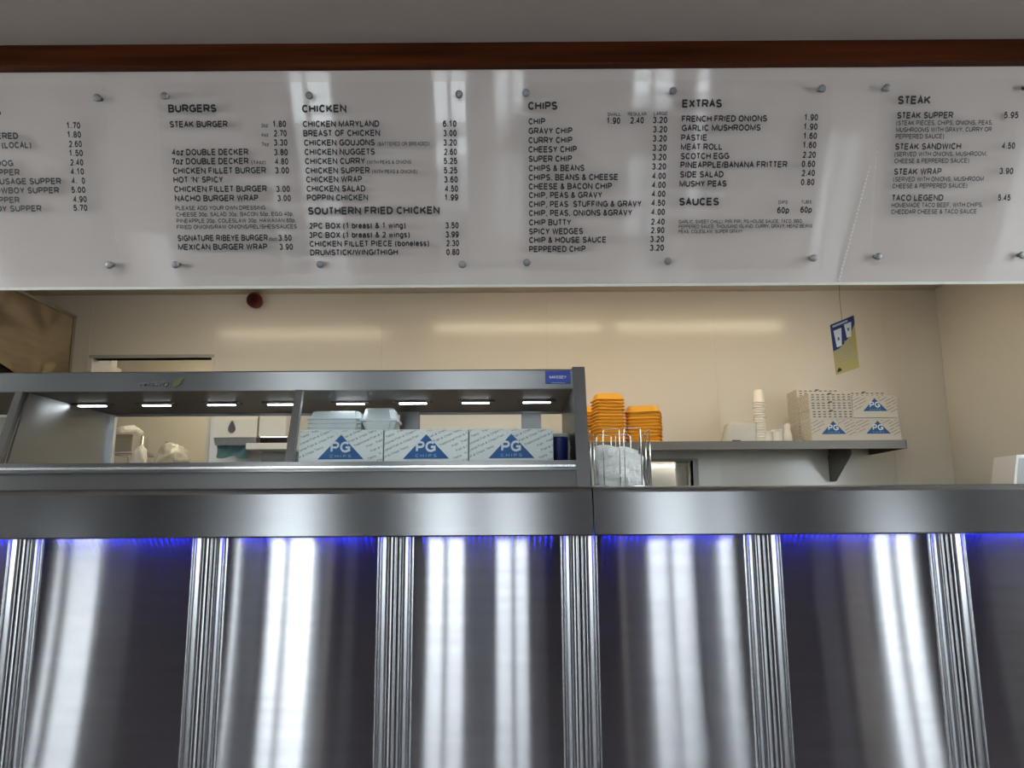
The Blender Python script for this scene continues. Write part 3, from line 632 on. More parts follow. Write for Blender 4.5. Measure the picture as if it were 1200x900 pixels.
for x in mull_x:
    wdt = 0.011
    finish('mullion', prism_x(new(), [(y0 - 0.012, zb + 0.004), (y1 - 0.008, z1 + 0.002), (y1 + 0.012, z1 + 0.002), (y0 + 0.012, zb + 0.004)], x - wdt, x + wdt), M_gantry, gt)
edges = [xi] + mull_x
for a, b in zip(edges, edges[1:]):
    finish('glass_pane', prism_x(new(), [(y0 - 0.002, z0 - 0.004), (y1 - 0.002, z1), (y1 + 0.003, z1), (y0 + 0.003, z0 - 0.004)], b + 0.011, a - (0.011 if a != xi else 0)), M_gglass, gt)
xp = mull_x[1] + 0.012
finish('partition', prism_x(new(), [(2.18, Z_GF), (2.25, zr0), (YB, zr0), (YB, Z_GF)], xp, xp + 0.006), M_gantry, gt)
finish('partition_flange', B((xp + 0.006, YB - 0.02, Z_GF), (xp + 0.022, YB - 0.005, zr0)), M_edge, gt)
for a, b in ((469, 491.5), (611, 634)):
    finish('back_post', B((at(a, 490, 2.71).x, 2.70, Z_GF), (at(b, 490, 2.71).x, 2.73, zr0)), M_gantry, gt)
for a in (108.5, 184, 260, 330, 411, 484, 557.5, 629):
    c = at(a + 0.5, 471.5 - a * 0.0035, 2.5)
    r = ray(a, 475 - a * 0.008); k = (zr0 - CAM.z) / r.z; c = CAM + r * k
    f = finish('strip_light', B((c.x - 0.062, c.y - 0.016, zr0 - 0.004), (c.x + 0.062, c.y + 0.016, zr0 + 0.003), 0.0015), M_canopy, gt)
    bm = new()
    for q in range(10):
        x = c.x - 0.040 + 0.080 * q / 9
        box(bm, (x - 0.0040, c.y - 0.006, zr0 - 0.0065), (x + 0.0036, c.y + 0.006, zr0 - 0.004))
    finish('led_row', bm, M_led_white, f)
# badges
def rail_place(px, py, Y=2.2265):
    p = at(px, py, Y)
    return p
bp = rail_place(654, 442)
bd = finish('maker_badge', B((at(639, 442, 2.2265).x, 2.2250, bp.z - 0.019), (at(668.5, 442, 2.2265).x, 2.2285, bp.z + 0.019), 0.001), M_bluebadge, gt, label='blue badge reading MASSEY')
q = at(654, 443.5, 2.2247)
finish('lettering', add_text(new(), 'MASSEY', lambda u, v: q + Vector((u, 0, v)), 0.050, 0.0085, 'c', 0.06), M_logow, bd)
q2 = at(654, 449.0, 2.2247)
bm = new()
for k in range(9): box(bm, (q2.x - 0.02 + k * 0.0046, 2.2245, q2.z), (q2.x - 0.0168 + k * 0.0046, 2.2250, q2.z + 0.0018))
finish('small_lettering', bm, M_logopale, bd)
q3 = at(162, 452.0, 2.2262)
lg = finish('script_badge', add_text(new(), 'velocity', lambda u, v: q3 + Vector((u + v * 0.35, -0.0012 * (1 if v > 0 else 1), v)), 0.088, 0.0125, 'l', 0.06), M_silver, gt, label='small silver script badge with a swirl')
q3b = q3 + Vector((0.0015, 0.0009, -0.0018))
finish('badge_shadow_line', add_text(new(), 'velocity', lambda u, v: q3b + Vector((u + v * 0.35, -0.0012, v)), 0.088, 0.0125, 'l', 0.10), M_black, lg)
bm = new(); cx = at(208, 449, 2.2262)
for dz, s in ((0.0065, 1.0), (-0.0055, 0.8)):
    n = 16; out = []
    pts = []
    for k in range(n):
        a = 2 * PI * k / n
        u, v = 0.0165 * s * math.cos(a), 0.0058 * s * math.sin(a)
        pts.append((cx.x + u * 0.9 - v * 0.5 + dz * 0.5, cx.z + dz + u * 0.42 + v))
    lo = [bm.verts.new((x, 2.2235, z)) for x, z in pts]; hi = [bm.verts.new((x, 2.2275, z)) for x, z in pts]
    bm.faces.new(lo)
    for k in range(n): bm.faces.new((lo[k], lo[(k + 1) % n], hi[(k + 1) % n], hi[k]))
finish('swirl_emblem', bm, M_gold, lg)

# ================================================================== PG CHIP BOXES
BW, BH, BD = 0.2475, 0.124, 0.155
YBX = 2.262
LZ0 = at(400, 538.3, YBX).z - Z_GF; LZ1 = at(400, 509.5, YBX).z - Z_GF
PHRASES = ['Traditional', 'Fish & Chips', 'Tasty', 'Traditional', 'Fish & Chips', 'Fish']
def clip_rect(bm, x0, x1, z0, z1):
    for co, no in (((x0, 0, 0), (-1, 0, 0)), ((x1, 0, 0), (1, 0, 0)), ((0, 0, z0), (0, 0, -1)), ((0, 0, z1), (0, 0, 1))):
        bmesh.ops.bisect_plane(bm, geom=bm.verts[:] + bm.edges[:] + bm.faces[:], plane_co=co, plane_no=no, clear_outer=True)
def diag_print(w, h, y, fine=True):
    """lines of slanted script, clear of the triangle logo"""
    bm = new(); ang = math.radians(24); ca, sa = math.cos(ang), math.sin(ang)
    rnd = random.Random(3); pitch = 0.0175
    for k in range(-8, 14):
        v0 = k * pitch; u = -0.12 + rnd.uniform(-0.05, 0)
        i = rnd.randrange(6)
        while u < 0.36:
            s = PHRASES[i % 6]; i += 1
            V, F = text_mesh(s, 0.075)
            wd = max(v.x for v in V) * 0.0070
            def place(uu, vv): 
                U, W = u + uu, v0 + vv
                return Vector((-w / 2 + U * ca - W * sa, y, U * sa + W * ca))
            cu, cw = u + wd / 2, v0 + 0.003
            X = -w / 2 + cu * ca - cw * sa; Z = cu * sa + cw * ca
            # keep clear of the logo
            hw = wd / 2 * ca
            ztop = LZ1
            inside = Z < ztop + 0.004 and abs(X) - hw < max(0.0, (ztop - Z)) * 0.95 + 0.001
            if not inside and -w / 2 - hw < X < w / 2 + hw and -0.03 < Z < h + 0.03:
                add_text(bm, s, place, wd, 0.0068, 'l', 0.075)
            u += wd + (0.004 if i % 3 else 0.010)
    clip_rect(bm, -w / 2 + 0.002, w / 2 - 0.002, 0.002, h - 0.002)
    return bm
def dash_print(w, h, y, logo=True):
    """the same slanted print as thin strokes, for boxes too far off to read"""
    bm = new(); ang = math.radians(26); ca, sa = math.cos(ang), math.sin(ang); rnd = random.Random(5)
    for k in range(-9, 16):
        v0 = k * 0.0165; u = -0.10
        while u < 0.34:
            l = rnd.uniform(0.03, 0.07)
            X = -w / 2 + (u + l / 2) * ca - v0 * sa; Z = (u + l / 2) * sa + v0 * ca
            if not (logo and Z < LZ1 + 0.004 and abs(X) - l / 2 < (LZ1 - Z) * 0.95 + 0.004):
                vs = [bm.verts.new((-w / 2 + U * ca - W * sa, y, U * sa + W * ca)) for U, W in ((u, v0), (u + l, v0), (u + l, v0 + 0.0042), (u, v0 + 0.0042))]
                bm.faces.new(vs)
            u += l + 0.007
    clip_rect(bm, -w / 2 + 0.002, w / 2 - 0.002, 0.002, h - 0.002)
    return bm
def pg_box(name, label, loc, rz, card, near, group):
    t = thing(name, label, 'box', loc, rz, group)
    body = finish('carton_body', B((-BW / 2, 0.0, 0), (BW / 2, BD, BH - 0.006), 0.0015), card, t, world=False)
    finish('carton_lid', B((-BW / 2 - 0.0006, -0.0006, BH - 0.007), (BW / 2 + 0.0006, BD + 0.0006, BH), 0.001), card, t, world=False)
    finish('closing_tab', B((-0.012, -0.0018, BH - 0.014), (0.012, 0.0, BH - 0.006), 0.0005), card, t, world=False)
    y = -0.0008
    if near: finish('slanted_print', diag_print(BW, BH, y), M_cardgrey, body, world=False)
    else: finish('slanted_print', dash_print(BW, BH - 0.008, y), M_cardtan, body, world=False)['kind'] = 'stuff'
    sd = dash_print(BD, BH - 0.008, 0.0, False)
    bmesh.ops.transform(sd, matrix=Matrix.Translation((-BW / 2 - 0.0007, BD / 2, 0)) @ Matrix.Rotation(-PI / 2, 4, 'Z'), verts=sd.verts)
    finish('side_print', sd, M_cardtan, body, world=False)
    # triangle logo
    bm = new(); zt0, zt1, hw = LZ0, LZ1, 0.068
    vs = [bm.verts.new(p) for p in ((-hw, y - 0.0002, zt0), (hw, y - 0.0002, zt0), (0, y - 0.0002, zt1))]; bm.faces.new(vs)
    lg = finish('triangle_logo', bm, M_blue, t, world=False)
    bm = add_text(new(), 'PG', lambda u, v: Vector((u - 0.001, y - 0.0006, LZ0 + 0.0195 + v)), 0.058, 0.0330, 'c', 0.105)
    finish('logo_letters', bm, M_logow, lg, world=False)
    bm = add_text(new(), 'C H I P S', lambda u, v: Vector((u, y - 0.0006, LZ0 + 0.005 + v)), 0.062, 0.0085, 'c', 0.06)
    finish('logo_small_letters', bm, M_logopale, lg, world=False)
    return t
xb = [(at(a, 515, YBX).x + at(b, 515, YBX).x) / 2 for a, b in ((350.5, 449), (450, 549), (550, 648.5))]
g1 = 'chip boxes in the lit gantry'
t0 = pg_box('chip_box', 'white PG chip box in the gantry beside the glass mullion', (xb[0], YBX, Z_GF), 0, M_card, True, g1)
dup(t0, (xb[1], YBX, Z_GF), 0, 'white PG chip box in the gantry, middle of the three')
dup(t0, (xb[2], YBX, Z_GF), 0, 'white PG chip box in the gantry beside the blue tub')

# foam containers behind the boxes
def foam_half(w, d, h, ins, up=True):
    bm = new()
    def ring(s, z): return [bm.verts.new((sx * (w / 2 - s), d / 2 + sy * (d / 2 - s), z)) for sx, sy in ((-1, -1), (1, -1), (1, 1), (-1, 1))]
    zz = [(0.0, 0.0), (0.0, h * 0.10), (0.006, h * 0.12), (ins, h * 0.96), (ins + 0.004, h)]
    rs = [ring(s, z if up else -z) for s, z in zz]
    for a, b in zip(rs, rs[1:]):
        for k in range(4): bm.faces.new((a[k], a[(k + 1) % 4], b[(k + 1) % 4], b[k]))
    bm.faces.new(rs[0]); bm.faces.new(rs[-1])
    bmesh.ops.recalc_face_normals(bm, faces=bm.faces)
    es = [e for e in bm.edges if abs(e.verts[0].co.z - e.verts[1].co.z) > h * 0.3]
    bmesh.ops.bevel(bm, geom=es, offset=0.014, segments=2, affect='EDGES')
    return bm
def foam_box(loc, w, d, h1, h2, label, group):
    t = thing('foam_box', label, 'box', loc, 0, group)
    l = finish('foam_lid', foam_half(w, d, h2, 0.014), M_foam, t, world=False); l.location = (0, 0, h1)
    b = finish('foam_base', foam_half(w, d, h1, 0.016, False), M_foam, t, world=False); b.location = (0, 0, h1)
    return t
yfb = 2.46
xa = (at(359, 490, yfb).x + at(424, 490, yfb).x) / 2; xc = (at(421, 490, yfb).x + at(465, 490, yfb).x) / 2
wa = at(424, 490, yfb).x - at(359, 490, yfb).x; wc = at(465, 490, yfb).x - at(421, 490, yfb).x
ztop1 = at(390, 481, yfb).z; ztop2 = at(440, 477.5, yfb).z
n = 7; pit = 0.0135; base_h = ztop1 - Z_GF - 0.028 - pit * (n - 1)
bl = thing('foam_tray', 'white foam tray at the bottom of the nested stack in the gantry', 'tray', (xa, yfb, Z_GF), 0, 'nested foam trays in the gantry')
finish('tray_shell', foam_half(wa, 0.16, base_h, 0.016), M_foam, bl, world=False)
for k in range(n):
    top = k == n - 1
    tr = finish('foam_tray', foam_half(wa - 0.004 * (k % 2), 0.16, 0.028 if top else pit - 0.0006, 0.014 if top else 0.004), M_foam)
    tr.location = (xa, yfb, Z_GF + base_h + k * pit)
    tag(tr, 'white foam tray on top of the nested stack in the gantry' if top else ORD[k + 1] + ' white foam tray up in the nested stack behind the chip boxes', 'tray', 'nested foam trays in the gantry')
hh = (ztop2 - Z_GF) / 3
for k in range(3):
    foam_box((xc, yfb, Z_GF + k * hh), wc, 0.12, hh * 0.45, hh * 0.549,
             ('lowest', 'middle', 'topmost')[k] + ' white hinged foam box in the pile beside the nested trays', 'hinged foam boxes in the gantry')
# blue tub
pt = at(654.5, 520, 2.42)
tb = thing('blue_tub', 'small round blue tub with pale lid at the end of the gantry', 'tub', (pt.x, 2.42, Z_GF))
zt = at(654, 508.5, 2.42).z - Z_GF
finish('tub_body', lathe(new(), [(0.026, 0), (0.029, 0.004), (0.031, zt - 0.018), (0.031, zt - 0.012)], 24), M_bluetub, tb, smooth=True, world=False)
finish('tub_lid', lathe(new(), [(0.0325, zt - 0.012), (0.0325, zt - 0.005), (0.028, zt), (0.010, zt + 0.001)], 24), M_foam, tb, smooth=False, world=False)

# ================================================================== WIRE BASKET WITH PAPER BAGS
YK0, YK1 = 2.19, 2.31
bk = thing('wire_basket', 'chrome wire rack with loop dividers on the serving counter', 'rack', (at(727, 560, 2.25).x, 2.25, Z_CT))
zc = Z_CT + 0.003
def loop(x0, x1, y, ztop, r=0.0016):
    return tube(new(), [(x0, y, zc), (x0, y, ztop - 0.006), (x0 + 0.002, y, ztop - 0.002), (x0 + 0.006, y, ztop), (x1 - 0.006, y, ztop), (x1 - 0.002, y, ztop - 0.002), (x1, y, ztop - 0.006), (x1, y, zc)], r, 8)
def fl(a, b, yt, Y, r=0.0016): finish('wire_loop', loop(at(a, 540, Y).x, at(b, 540, Y).x, Y, at((a + b) / 2, yt, Y).z, r), M_wire, bk, smooth=True)
fl(707.5, 726.5, 502.5, YK0); fl(732, 751.5, 501.5, YK0)
fl(699.5, 716.5, 510.5, YK1); fl(722, 739.5, 509.5, YK1)
xl_, xr_ = at(692.5, 540, YK0).x, at(762.5, 540, YK0).x
for x, yt in ((xl_, 505), (xl_ + 0.010, 509), (xr_, 503.5), (xr_ - 0.012, 508)):
    za = at(727, yt, YK0).z
    finish('wire_loop', tube(new(), [(x, YK0 + 0.004, zc), (x, YK0 + 0.004, za - 0.004), (x, YK0 + 0.010, za), (x, YK1 - 0.010, za), (x, YK1 - 0.004, za - 0.004), (x, YK1 - 0.004, zc)], 0.0016, 8), M_wire, bk, smooth=True)
bm = new()
tube(bm, [(xl_, YK0, zc), (xr_, YK0, zc), (xr_, YK1, zc), (xl_, YK1, zc), (xl_, YK0 + 0.001, zc)], 0.002, 8)
for k in range(1, 6):
    y = YK0 + (YK1 - YK0) * k / 6; tube(bm, [(xl_, y, zc), (xr_, y, zc)], 0.0013, 6)
finish('base_frame', bm, M_wire, bk, smooth=True)
def paper_bag(x0, x1, y, thick, z0, z1, seed, label, lean=0.0):
    rnd = random.Random(seed); bm = new(); nu, nv = 20, 16
    grid = []
    ph = [rnd.uniform(0, 6) for _ in range(6)]
    for side in (0, 1):
        g = []
        for j in range(nv + 1):
            row = []
            for i in range(nu + 1):
                u, v = i / nu, j / nv
                bulge = math.sin(PI * u) ** 0.5 * (0.35 + 0.65 * math.sin(PI * min(1, v * 0.8 + 0.2)))
                wob = 0.006 * math.sin(7 * u + ph[0] + 3 * v) + 0.004 * math.sin(13 * v + ph[1] + 5 * u) + rnd.uniform(-0.002, 0.002) + 0.007 * (nz_.turbulence(Vector((u * 5, v * 4, seed)), 3, True) - 0.5)
                yy = y + (-1 if side == 0 else 1) * thick / 2 * bulge + wob * bulge
                zt = z1 + 0.010 * math.sin(5 * u + ph[2]) - 0.012 * u * lean
                row.append(bm.verts.new((x0 + (x1 - x0) * u + 0.004 * math.sin(6 * v + ph[3]), yy, z0 + (zt - z0) * v)))
            g.append(row)
        grid.append(g)
    for side in (0, 1):
        for j in range(nv):
            for i in range(nu): bm.faces.new((grid[side][j][i], grid[side][j][i + 1], grid[side][j + 1][i + 1], grid[side][j + 1][i]))
    A, C = grid
    for j in range(nv):
        for i in (0, nu): bm.faces.new((A[j][i], A[j + 1][i], C[j + 1][i], C[j][i]))
    for i in range(nu):
        for j in (0, nv): bm.faces.new((A[j][i], A[j][i + 1], C[j][i + 1], C[j][i]))
    bmesh.ops.recalc_face_normals(bm, faces=bm.faces)
    o = finish('paper_bag', bm, M_bag, smooth=False)
    return tag(o, label, 'bag', 'paper bags in the wire rack')
zbg = zc + 0.003
paper_bag(at(703, 545, 2.22).x, at(753, 545, 2.22).x, 2.215, 0.030, zbg, at(727, 534, 2.2).z, 1, 'white paper bag at the front of the wire rack', 0)
paper_bag(at(697, 545, 2.25).x, at(752, 545, 2.25).x, 2.252, 0.028, zbg, at(727, 524, 2.25).z, 2, 'tall white paper bag in the middle of the wire rack', 1)
paper_bag(at(700, 545, 2.28).x, at(750, 545, 2.28).x, 2.284, 0.024, zbg, at(727, 527, 2.28).z, 5, 'white paper bag at the back of the wire rack', 0)
# sloped screen at the right edge
sx0 = at(1186, 560, 2.5).x
sw = thing('till_screen', 'pale grey sloped till screen on the counter at the right edge', 'till', (sx0 + 0.12, 2.55, Z_CT))
zz = at(1195, 533, 2.5).z
bm = new()
pr = [(sx0, Z_CT + 0.001), (sx0 + 0.024, zz), (sx0 + 0.30, zz), (sx0 + 0.30, Z_CT + 0.001)]
vs = [[bm.verts.new((x, y, z)) for x, z in pr] for y in (2.5, 2.62)]
bm.faces.new(vs[0]); bm.faces.new(vs[1][::-1])
for k in range(4): bm.faces.new((vs[0][k], vs[1][k], vs[1][(k + 1) % 4], vs[0][(k + 1) % 4]))
bmesh.ops.recalc_face_normals(bm, faces=bm.faces)
finish('till_body', bm, M_plastic, sw)
bm = new()
pr = [(sx0 + 0.012, Z_CT + 0.01), (sx0 + 0.032, zz - 0.010), (sx0 + 0.285, zz - 0.010), (sx0 + 0.285, Z_CT + 0.01)]
bm.faces.new([bm.verts.new((x, 2.4985, z)) for x, z in pr])
finish('screen_back', bm, M_grey, sw)

# ================================================================== BACK SHELF AND WHAT STANDS ON IT
Y_SH = 4.20
zsh1 = at(860, 516.8, Y_SH).z; zsh0 = at(860, 526.6, Y_SH).z
xs1 = at(1062.5, 520, Y_SH).x; xs0 = at(640, 520, Y_SH).x
sh = thing('wall_shelf', 'long grey steel shelf on the back wall holding trays, cups and boxes', 'shelf', ((xs0 + xs1) / 2, 4.42, zsh0))
finish('shelf_board', prism_x(new(), [(Y_SH, zsh0), (Y_SH, zsh1), (Y_BACK - 0.001, zsh1), (Y_BACK - 0.001, zsh1 - 0.006), (Y_SH + 0.006, zsh1 - 0.006), (Y_SH + 0.006, zsh0 + 0.004), (Y_SH + 0.02, zsh0 + 0.004), (Y_SH + 0.02, zsh0)], xs0, xs1), M_shelf, sh)
finish('shelf_end', B((xs1 - 0.004, Y_SH, zsh0), (xs1, Y_BACK - 0.001, zsh1)), M_shelf, sh)
for pxb in (973, 668):
    xbk = at(pxb, 550, Y_BACK).x
    zb0 = at(pxb, 564.5, Y_BACK).z
    finish('bracket', prism_x(new(), [(Y_BACK - 0.001, zb0), (Y_BACK - 0.001, zsh1 - 0.007), (4.33, zsh1 - 0.007), (4.33, zsh0 - 0.008), (4.58, zb0)], xbk - 0.004, xbk + 0.004), M_shelf, sh)
    finish('bracket_flange', B((xbk - 0.010, Y_BACK - 0.006, zb0), (xbk + 0.016, Y_BACK - 0.001, zsh0)), M_shelf, sh)

# orange trays, inverted and nested
def tray_mesh(w, d, h):
    bm = new()
    def ring(s, z, n=4):
        pts = []; r = 0.022
        for cx, cy, a0 in ((1, 1, 0), (-1, 1, PI / 2), (-1, -1, PI), (1, -1, 3 * PI / 2)):
            for k in range(n):
                a = a0 + PI / 2 * k / (n - 1)
                pts.append((cx * (w / 2 - s - r) + r * math.cos(a), cy * (d / 2 - s - r) + r * math.sin(a)))
        return [bm.verts.new((x, y, z)) for x, y in pts]
    rs = [ring(s, z) for s, z in ((0.003, 0.0), (0.0, 0.002), (0.0, 0.006), (0.006, 0.008), (0.016, h - 0.006), (0.021, h))]
    for a, b in zip(rs, rs[1:]):
        n = len(a)
        for k in range(n): bm.faces.new((a[k], a[(k + 1) % n], b[(k + 1) % n], b[k]))
    bm.faces.new(rs[-1])
    # hollow inside so the trays nest
    inner = [ring(s, z) for s, z in ((0.010, 0.0), (0.019, h - 0.008), (0.024, h - 0.004))]
    n = len(inner[0])
    for k in range(n): bm.faces.new((rs[0][k], inner[0][k], inner[0][(k + 1) % n], rs[0][(k + 1) % n]))
    for a, b in zip(inner, inner[1:]):
        for k in range(n): bm.faces.new((a[k], b[k], b[(k + 1) % n], a[(k + 1) % n]))
    bm.faces.new(inner[-1][::-1])
    bmesh.ops.recalc_face_normals(bm, faces=bm.faces)
    return bm
tray0 = None
def tray_stack(px, Y, n, ytop, rz, group, where, wide=1.0):
    global tray0
    x = at(px, 500, Y).x
    zt = at(px, ytop, Y).z; h = 0.040
    pitch = (zt - h - zsh1) / (n - 1)
    rnd = random.Random(n)
    for k in range(n):
        if tray0 is None:
            tray0 = finish('orange_tray', tray_mesh(0.168, 0.168, h), M_orange, smooth=False); o = tray0
        else:
            o = tray0.copy(); col.objects.link(o)
        o.location = (x + rnd.uniform(-0.002, 0.002), Y + rnd.uniform(-0.002, 0.002), zsh1 + 0.001 + k * pitch); o.rotation_euler = (0, 0, rz + rnd.uniform(-0.03, 0.03))
        lab = ('topmost orange foam tray of ' if k == n - 1 else 'lowest orange foam tray of ' if k == 0 else ORD[k] + ' orange foam tray up in ') + where
        o.scale = (wide, 1.0, 1.0)
        tag(o, lab, 'tray', group)
tray_stack(712.5, 4.32, 14, 463, math.radians(8), 'orange trays in the tall stack', 'the tall stack behind the wire rack')
tray_stack(754.5, 4.34, 10, 477.5, math.radians(-14), 'orange trays in the low stack', 'the low stack right of the wire rack', 1.2)
tray_stack(692, 4.52, 11, 478, math.radians(0), 'orange trays in the half hidden stack', 'the stack half hidden by the gantry end')

# cups
def cup_mesh(r0, r1, h, inv=True):
    prof = [(r1, 0.0), (r1 + 0.002, 0.002), (r1 + 0.002, 0.005), (r1 - 0.001, 0.007), (r0, h - 0.002), (r0 - 0.003, h)]
    return lathe(new(), prof, 20)
xcup = at(891, 500, 4.35).x
hcup = 0.075; ncup = 17; ztc = at(891, 457.5, 4.35).z - zsh1 - hcup; pc = ztc / (ncup - 1)
cup0 = None
for k in range(ncup):
    if cup0 is None: cup0 = finish('plastic_cup', cup_mesh(0.0275, 0.0325, hcup), M_cup, smooth=True); o = cup0
    else: o = cup0.copy(); col.objects.link(o)
    o.location = (xcup + 0.001 * math.sin(k * 2.1), 4.35, zsh1 + 0.001 + k * pc)
    tag(o, ORD[k] + ' cup up in the tall white stack on the shelf' if 0 < k < ncup - 1 else ('topmost cup of the tall white stack on the shelf' if k else 'lowest cup of the tall white stack on the shelf'), 'cup', 'cups in the tall stack')
for px, r, yt, lab in ((900.5, 0.021, 506, 'small low white pot right beside the tall cup stack'), (910.5, 0.028, 503.5, 'wider white pot between two smaller ones on the shelf')):
    h = at(px, yt, 4.33).z - zsh1
    o = finish('white_pot', lathe(new(), [(r * 0.9, 0), (r, 0.004), (r * 1.02, h * 0.8), (r * 1.1, h * 0.82), (r * 1.1, h - 0.003), (r * 0.95, h)], 22), M_cup, smooth=False)
    o.location = (at(px, 510, 4.33).x, 4.33, zsh1 + 0.001); tag(o, lab, 'pot')
bt = thing('squeeze_bottle', 'white tapering bottle beside the chip boxes on the shelf', 'bottle', (at(923, 510, 4.32).x, 4.32, zsh1 + 0.001))
hb_ = at(923, 497, 4.32).z - zsh1
finish('bottle_body', lathe(new(), [(0.022, 0), (0.024, 0.004), (0.024, hb_ * 0.35), (0.016, hb_ * 0.66), (0.015, hb_ * 0.7)], 20), M_cup, bt, smooth=True, world=False)
finish('bottle_cap', lathe(new(), [(0.017, hb_ * 0.7), (0.017, hb_ * 0.95), (0.014, hb_)], 20), M_cup, bt, smooth=False, world=False)
# clear tub with lids
pt = at(867, 510, 4.38)
ct = thing('clear_tub', 'clear plastic tub lying left of the tall cup stack', 'tub', (pt.x, 4.38, zsh1 + 0.001))
hw = (at(885, 510, 4.38).x - at(849, 510, 4.38).x) / 2; ht = at(867, 495.5, 4.38).z - zsh1
bm = new(); box(bm, (-hw, -0.05, 0), (hw, 0.06, ht), 0.018, 3)
for v in bm.verts:
    v.co.x += 0.3 * (v.co.z - ht / 2) * (1 if v.co.x < 0 else 0)
finish('tub_body', bm, M_film, ct, smooth=True, world=False)
finish('tub_rim', B((-hw - 0.004, -0.055, 0), (hw + 0.003, 0.064, 0.010), 0.003), M_cup, ct, world=False)
mk = finish('marker_pen', tube(new(), [(0, 0, 0), (0.012, 0.004, 0), (0.045, 0.012, 0)], 0.006, 10), M_black)
mk.location = (at(858, 513, 4.28).x, 4.27, zsh1 + 0.007); tag(mk, 'short black pen lying on the shelf in front of the clear tub', 'pen')

# chip boxes on the shelf
YS = 4.225
def bx(px, Y): return at(px, 505, Y).x
gs = 'chip boxes on the back shelf'
zk = zsh1 + 0.001
s1 = pg_box('chip_box', 'PG chip box on the shelf under the pile of flat cartons', (bx(977, YS), YS, zk), 0.0, M_card2, False, gs)
s2 = dup(s1, (bx(1029.3, YS), YS, zk), 0, 'lower PG chip box at the right end of the shelf')
s3 = dup(s1, (bx(1028.0, YS), YS, zk + BH + 0.0025), 0, 'upper PG chip box at the right end of the shelf')
s4 = dup(s1, (bx(961, YS + BD + 0.01) , YS + BD + 0.01, zk), 0, 'PG chip box behind the front row, under the rear flat cartons')
s5 = dup(s1, (bx(1016, YS + BD + 0.01), YS + BD + 0.01, zk), 0, 'PG chip box hidden low behind the right end boxes')
s6 = dup(s1, (bx(1016, YS + BD + 0.01), YS + BD + 0.01, zk + BH + 0.0025), 0, 'PG chip box behind the upper right chip box')
def flat_carton(x, Y, z, label, group):
    h = 0.0465
    t = thing('flat_carton', label, 'carton', (x, Y, z), 0, group)
    b = finish('carton_body', B((-BW / 2 + 0.004, 0, 0), (BW / 2 - 0.004, BD, h), 0.001), M_card2, t, world=False)
    bm = new()
    for r_ in range(3):
        for k in range(8):
            x0 = -BW / 2 + 0.018 + k * 0.0288; z0 = 0.006 + r_ * 0.0135
            vs = [bm.verts.new(p) for p in ((x0, -0.0006, z0), (x0 + 0.020, -0.0006, z0), (x0 + 0.0155, -0.0006, z0 + 0.0062), (x0 + 0.0045, -0.0006, z0 + 0.0062))]
            bm.faces.new(vs)
    finish('front_print', bm, M_cardgrey, b, world=False)
    finish('tab_slot', B((-0.010, -0.0012, h - 0.007), (0.010, 0.0, h - 0.001)), M_black, b, world=False)
    sd = dash_print(BD, h, 0.0, False)
    bmesh.ops.transform(sd, matrix=Matrix.Translation((-BW / 2 + 0.0034, BD / 2, 0)) @ Matrix.Rotation(-PI / 2, 4, 'Z'), verts=sd.verts)
    finish('side_print', sd, M_cardtan, b, world=False)
    return t
gf = 'flat cartons piled on the shelf'
c0 = flat_carton(bx(976, YS), YS, zk + BH + 0.001, 'lowest flat printed carton in the front pile on the shelf', gf)
dup(c0, (bx(975.5, YS), YS, zk + BH + 0.049), 0, 'middle flat printed carton in the front pile on the shelf')
dup(c0, (bx(975.5, YS), YS, zk + BH + 0.097), 0, 'topmost flat printed carton in the front pile on the shelf')
YR = YS + BD + 0.01
for k, nm in enumerate(('lowest', 'second', 'third', 'topmost')):
    dup(c0, (bx(961, YR), YR, zk + BH + 0.001 + 0.048 * k), 0, nm + ' flat printed carton in the rear left pile on the shelf')
dup(c0, (bx(1016, YR), YR, zk + 2 * BH + 0.006), 0, 'single flat printed carton behind the upper right chip box')

# jar inside the hatch
jh = at(800, 543, 4.86).z - hz0
jr = thing('white_canister', 'pale canister standing inside the small hatch', 'canister', (at(800.5, 555, 4.88).x, 4.88, hz0 + 0.001))
finish('canister_body', lathe(new(), [(0.046, 0), (0.05, 0.006), (0.05, jh - 0.03), (0.044, jh - 0.025)], 24), M_plastic, jr, smooth=True, world=False)
finish('canister_lid', lathe(new(), [(0.048, jh - 0.025), (0.048, jh - 0.004), (0.04, jh)], 24), M_plastic, jr, smooth=False, world=False)

# ================================================================== HANGING POSTER
YP = 3.3
c4 = [at(972.7, 380.8, YP - 0.03), at(1000.5, 369.5, YP + 0.03), at(1007, 430.5, YP + 0.03), at(980, 439.5, YP - 0.03)]   # tl tr br bl
po = thing('hanging_notice', 'small blue and yellow notice with two cups hanging on a cord', 'notice', c4[3])
def pp(u, v, off=0.0):
    p = (c4[3] * (1 - u) + c4[2] * u) * (1 - v) + (c4[0] * (1 - u) + c4[1] * u) * v
    return p + Vector((0, -off, 0))
def sheet(pts, off, thick=0.0):
    bm = new(); a = [bm.verts.new(pp(u, v, off)) for u, v in pts]; bm.faces.new(a)
    if thick:
        b = [bm.verts.new(pp(u, v, off - thick)) for u, v in pts]; bm.faces.new(b[::-1])
        for k in range(len(a)): bm.faces.new((a[k], a[(k + 1) % len(a)], b[(k + 1) % len(b)], b[k]))
    return bm
cardp = finish('notice_card', sheet([(0, 0), (1, 0), (1, 1), (0, 1)], 0.0, 0.002), M_yellow, po)
finish('blue_field', sheet([(0, 0.47), (0.22, 0.48), (0.45, 0.53), (0.68, 0.62), (0.86, 0.74), (1, 0.84), (1, 1), (0, 1)], 0.0006), M_navy, cardp)
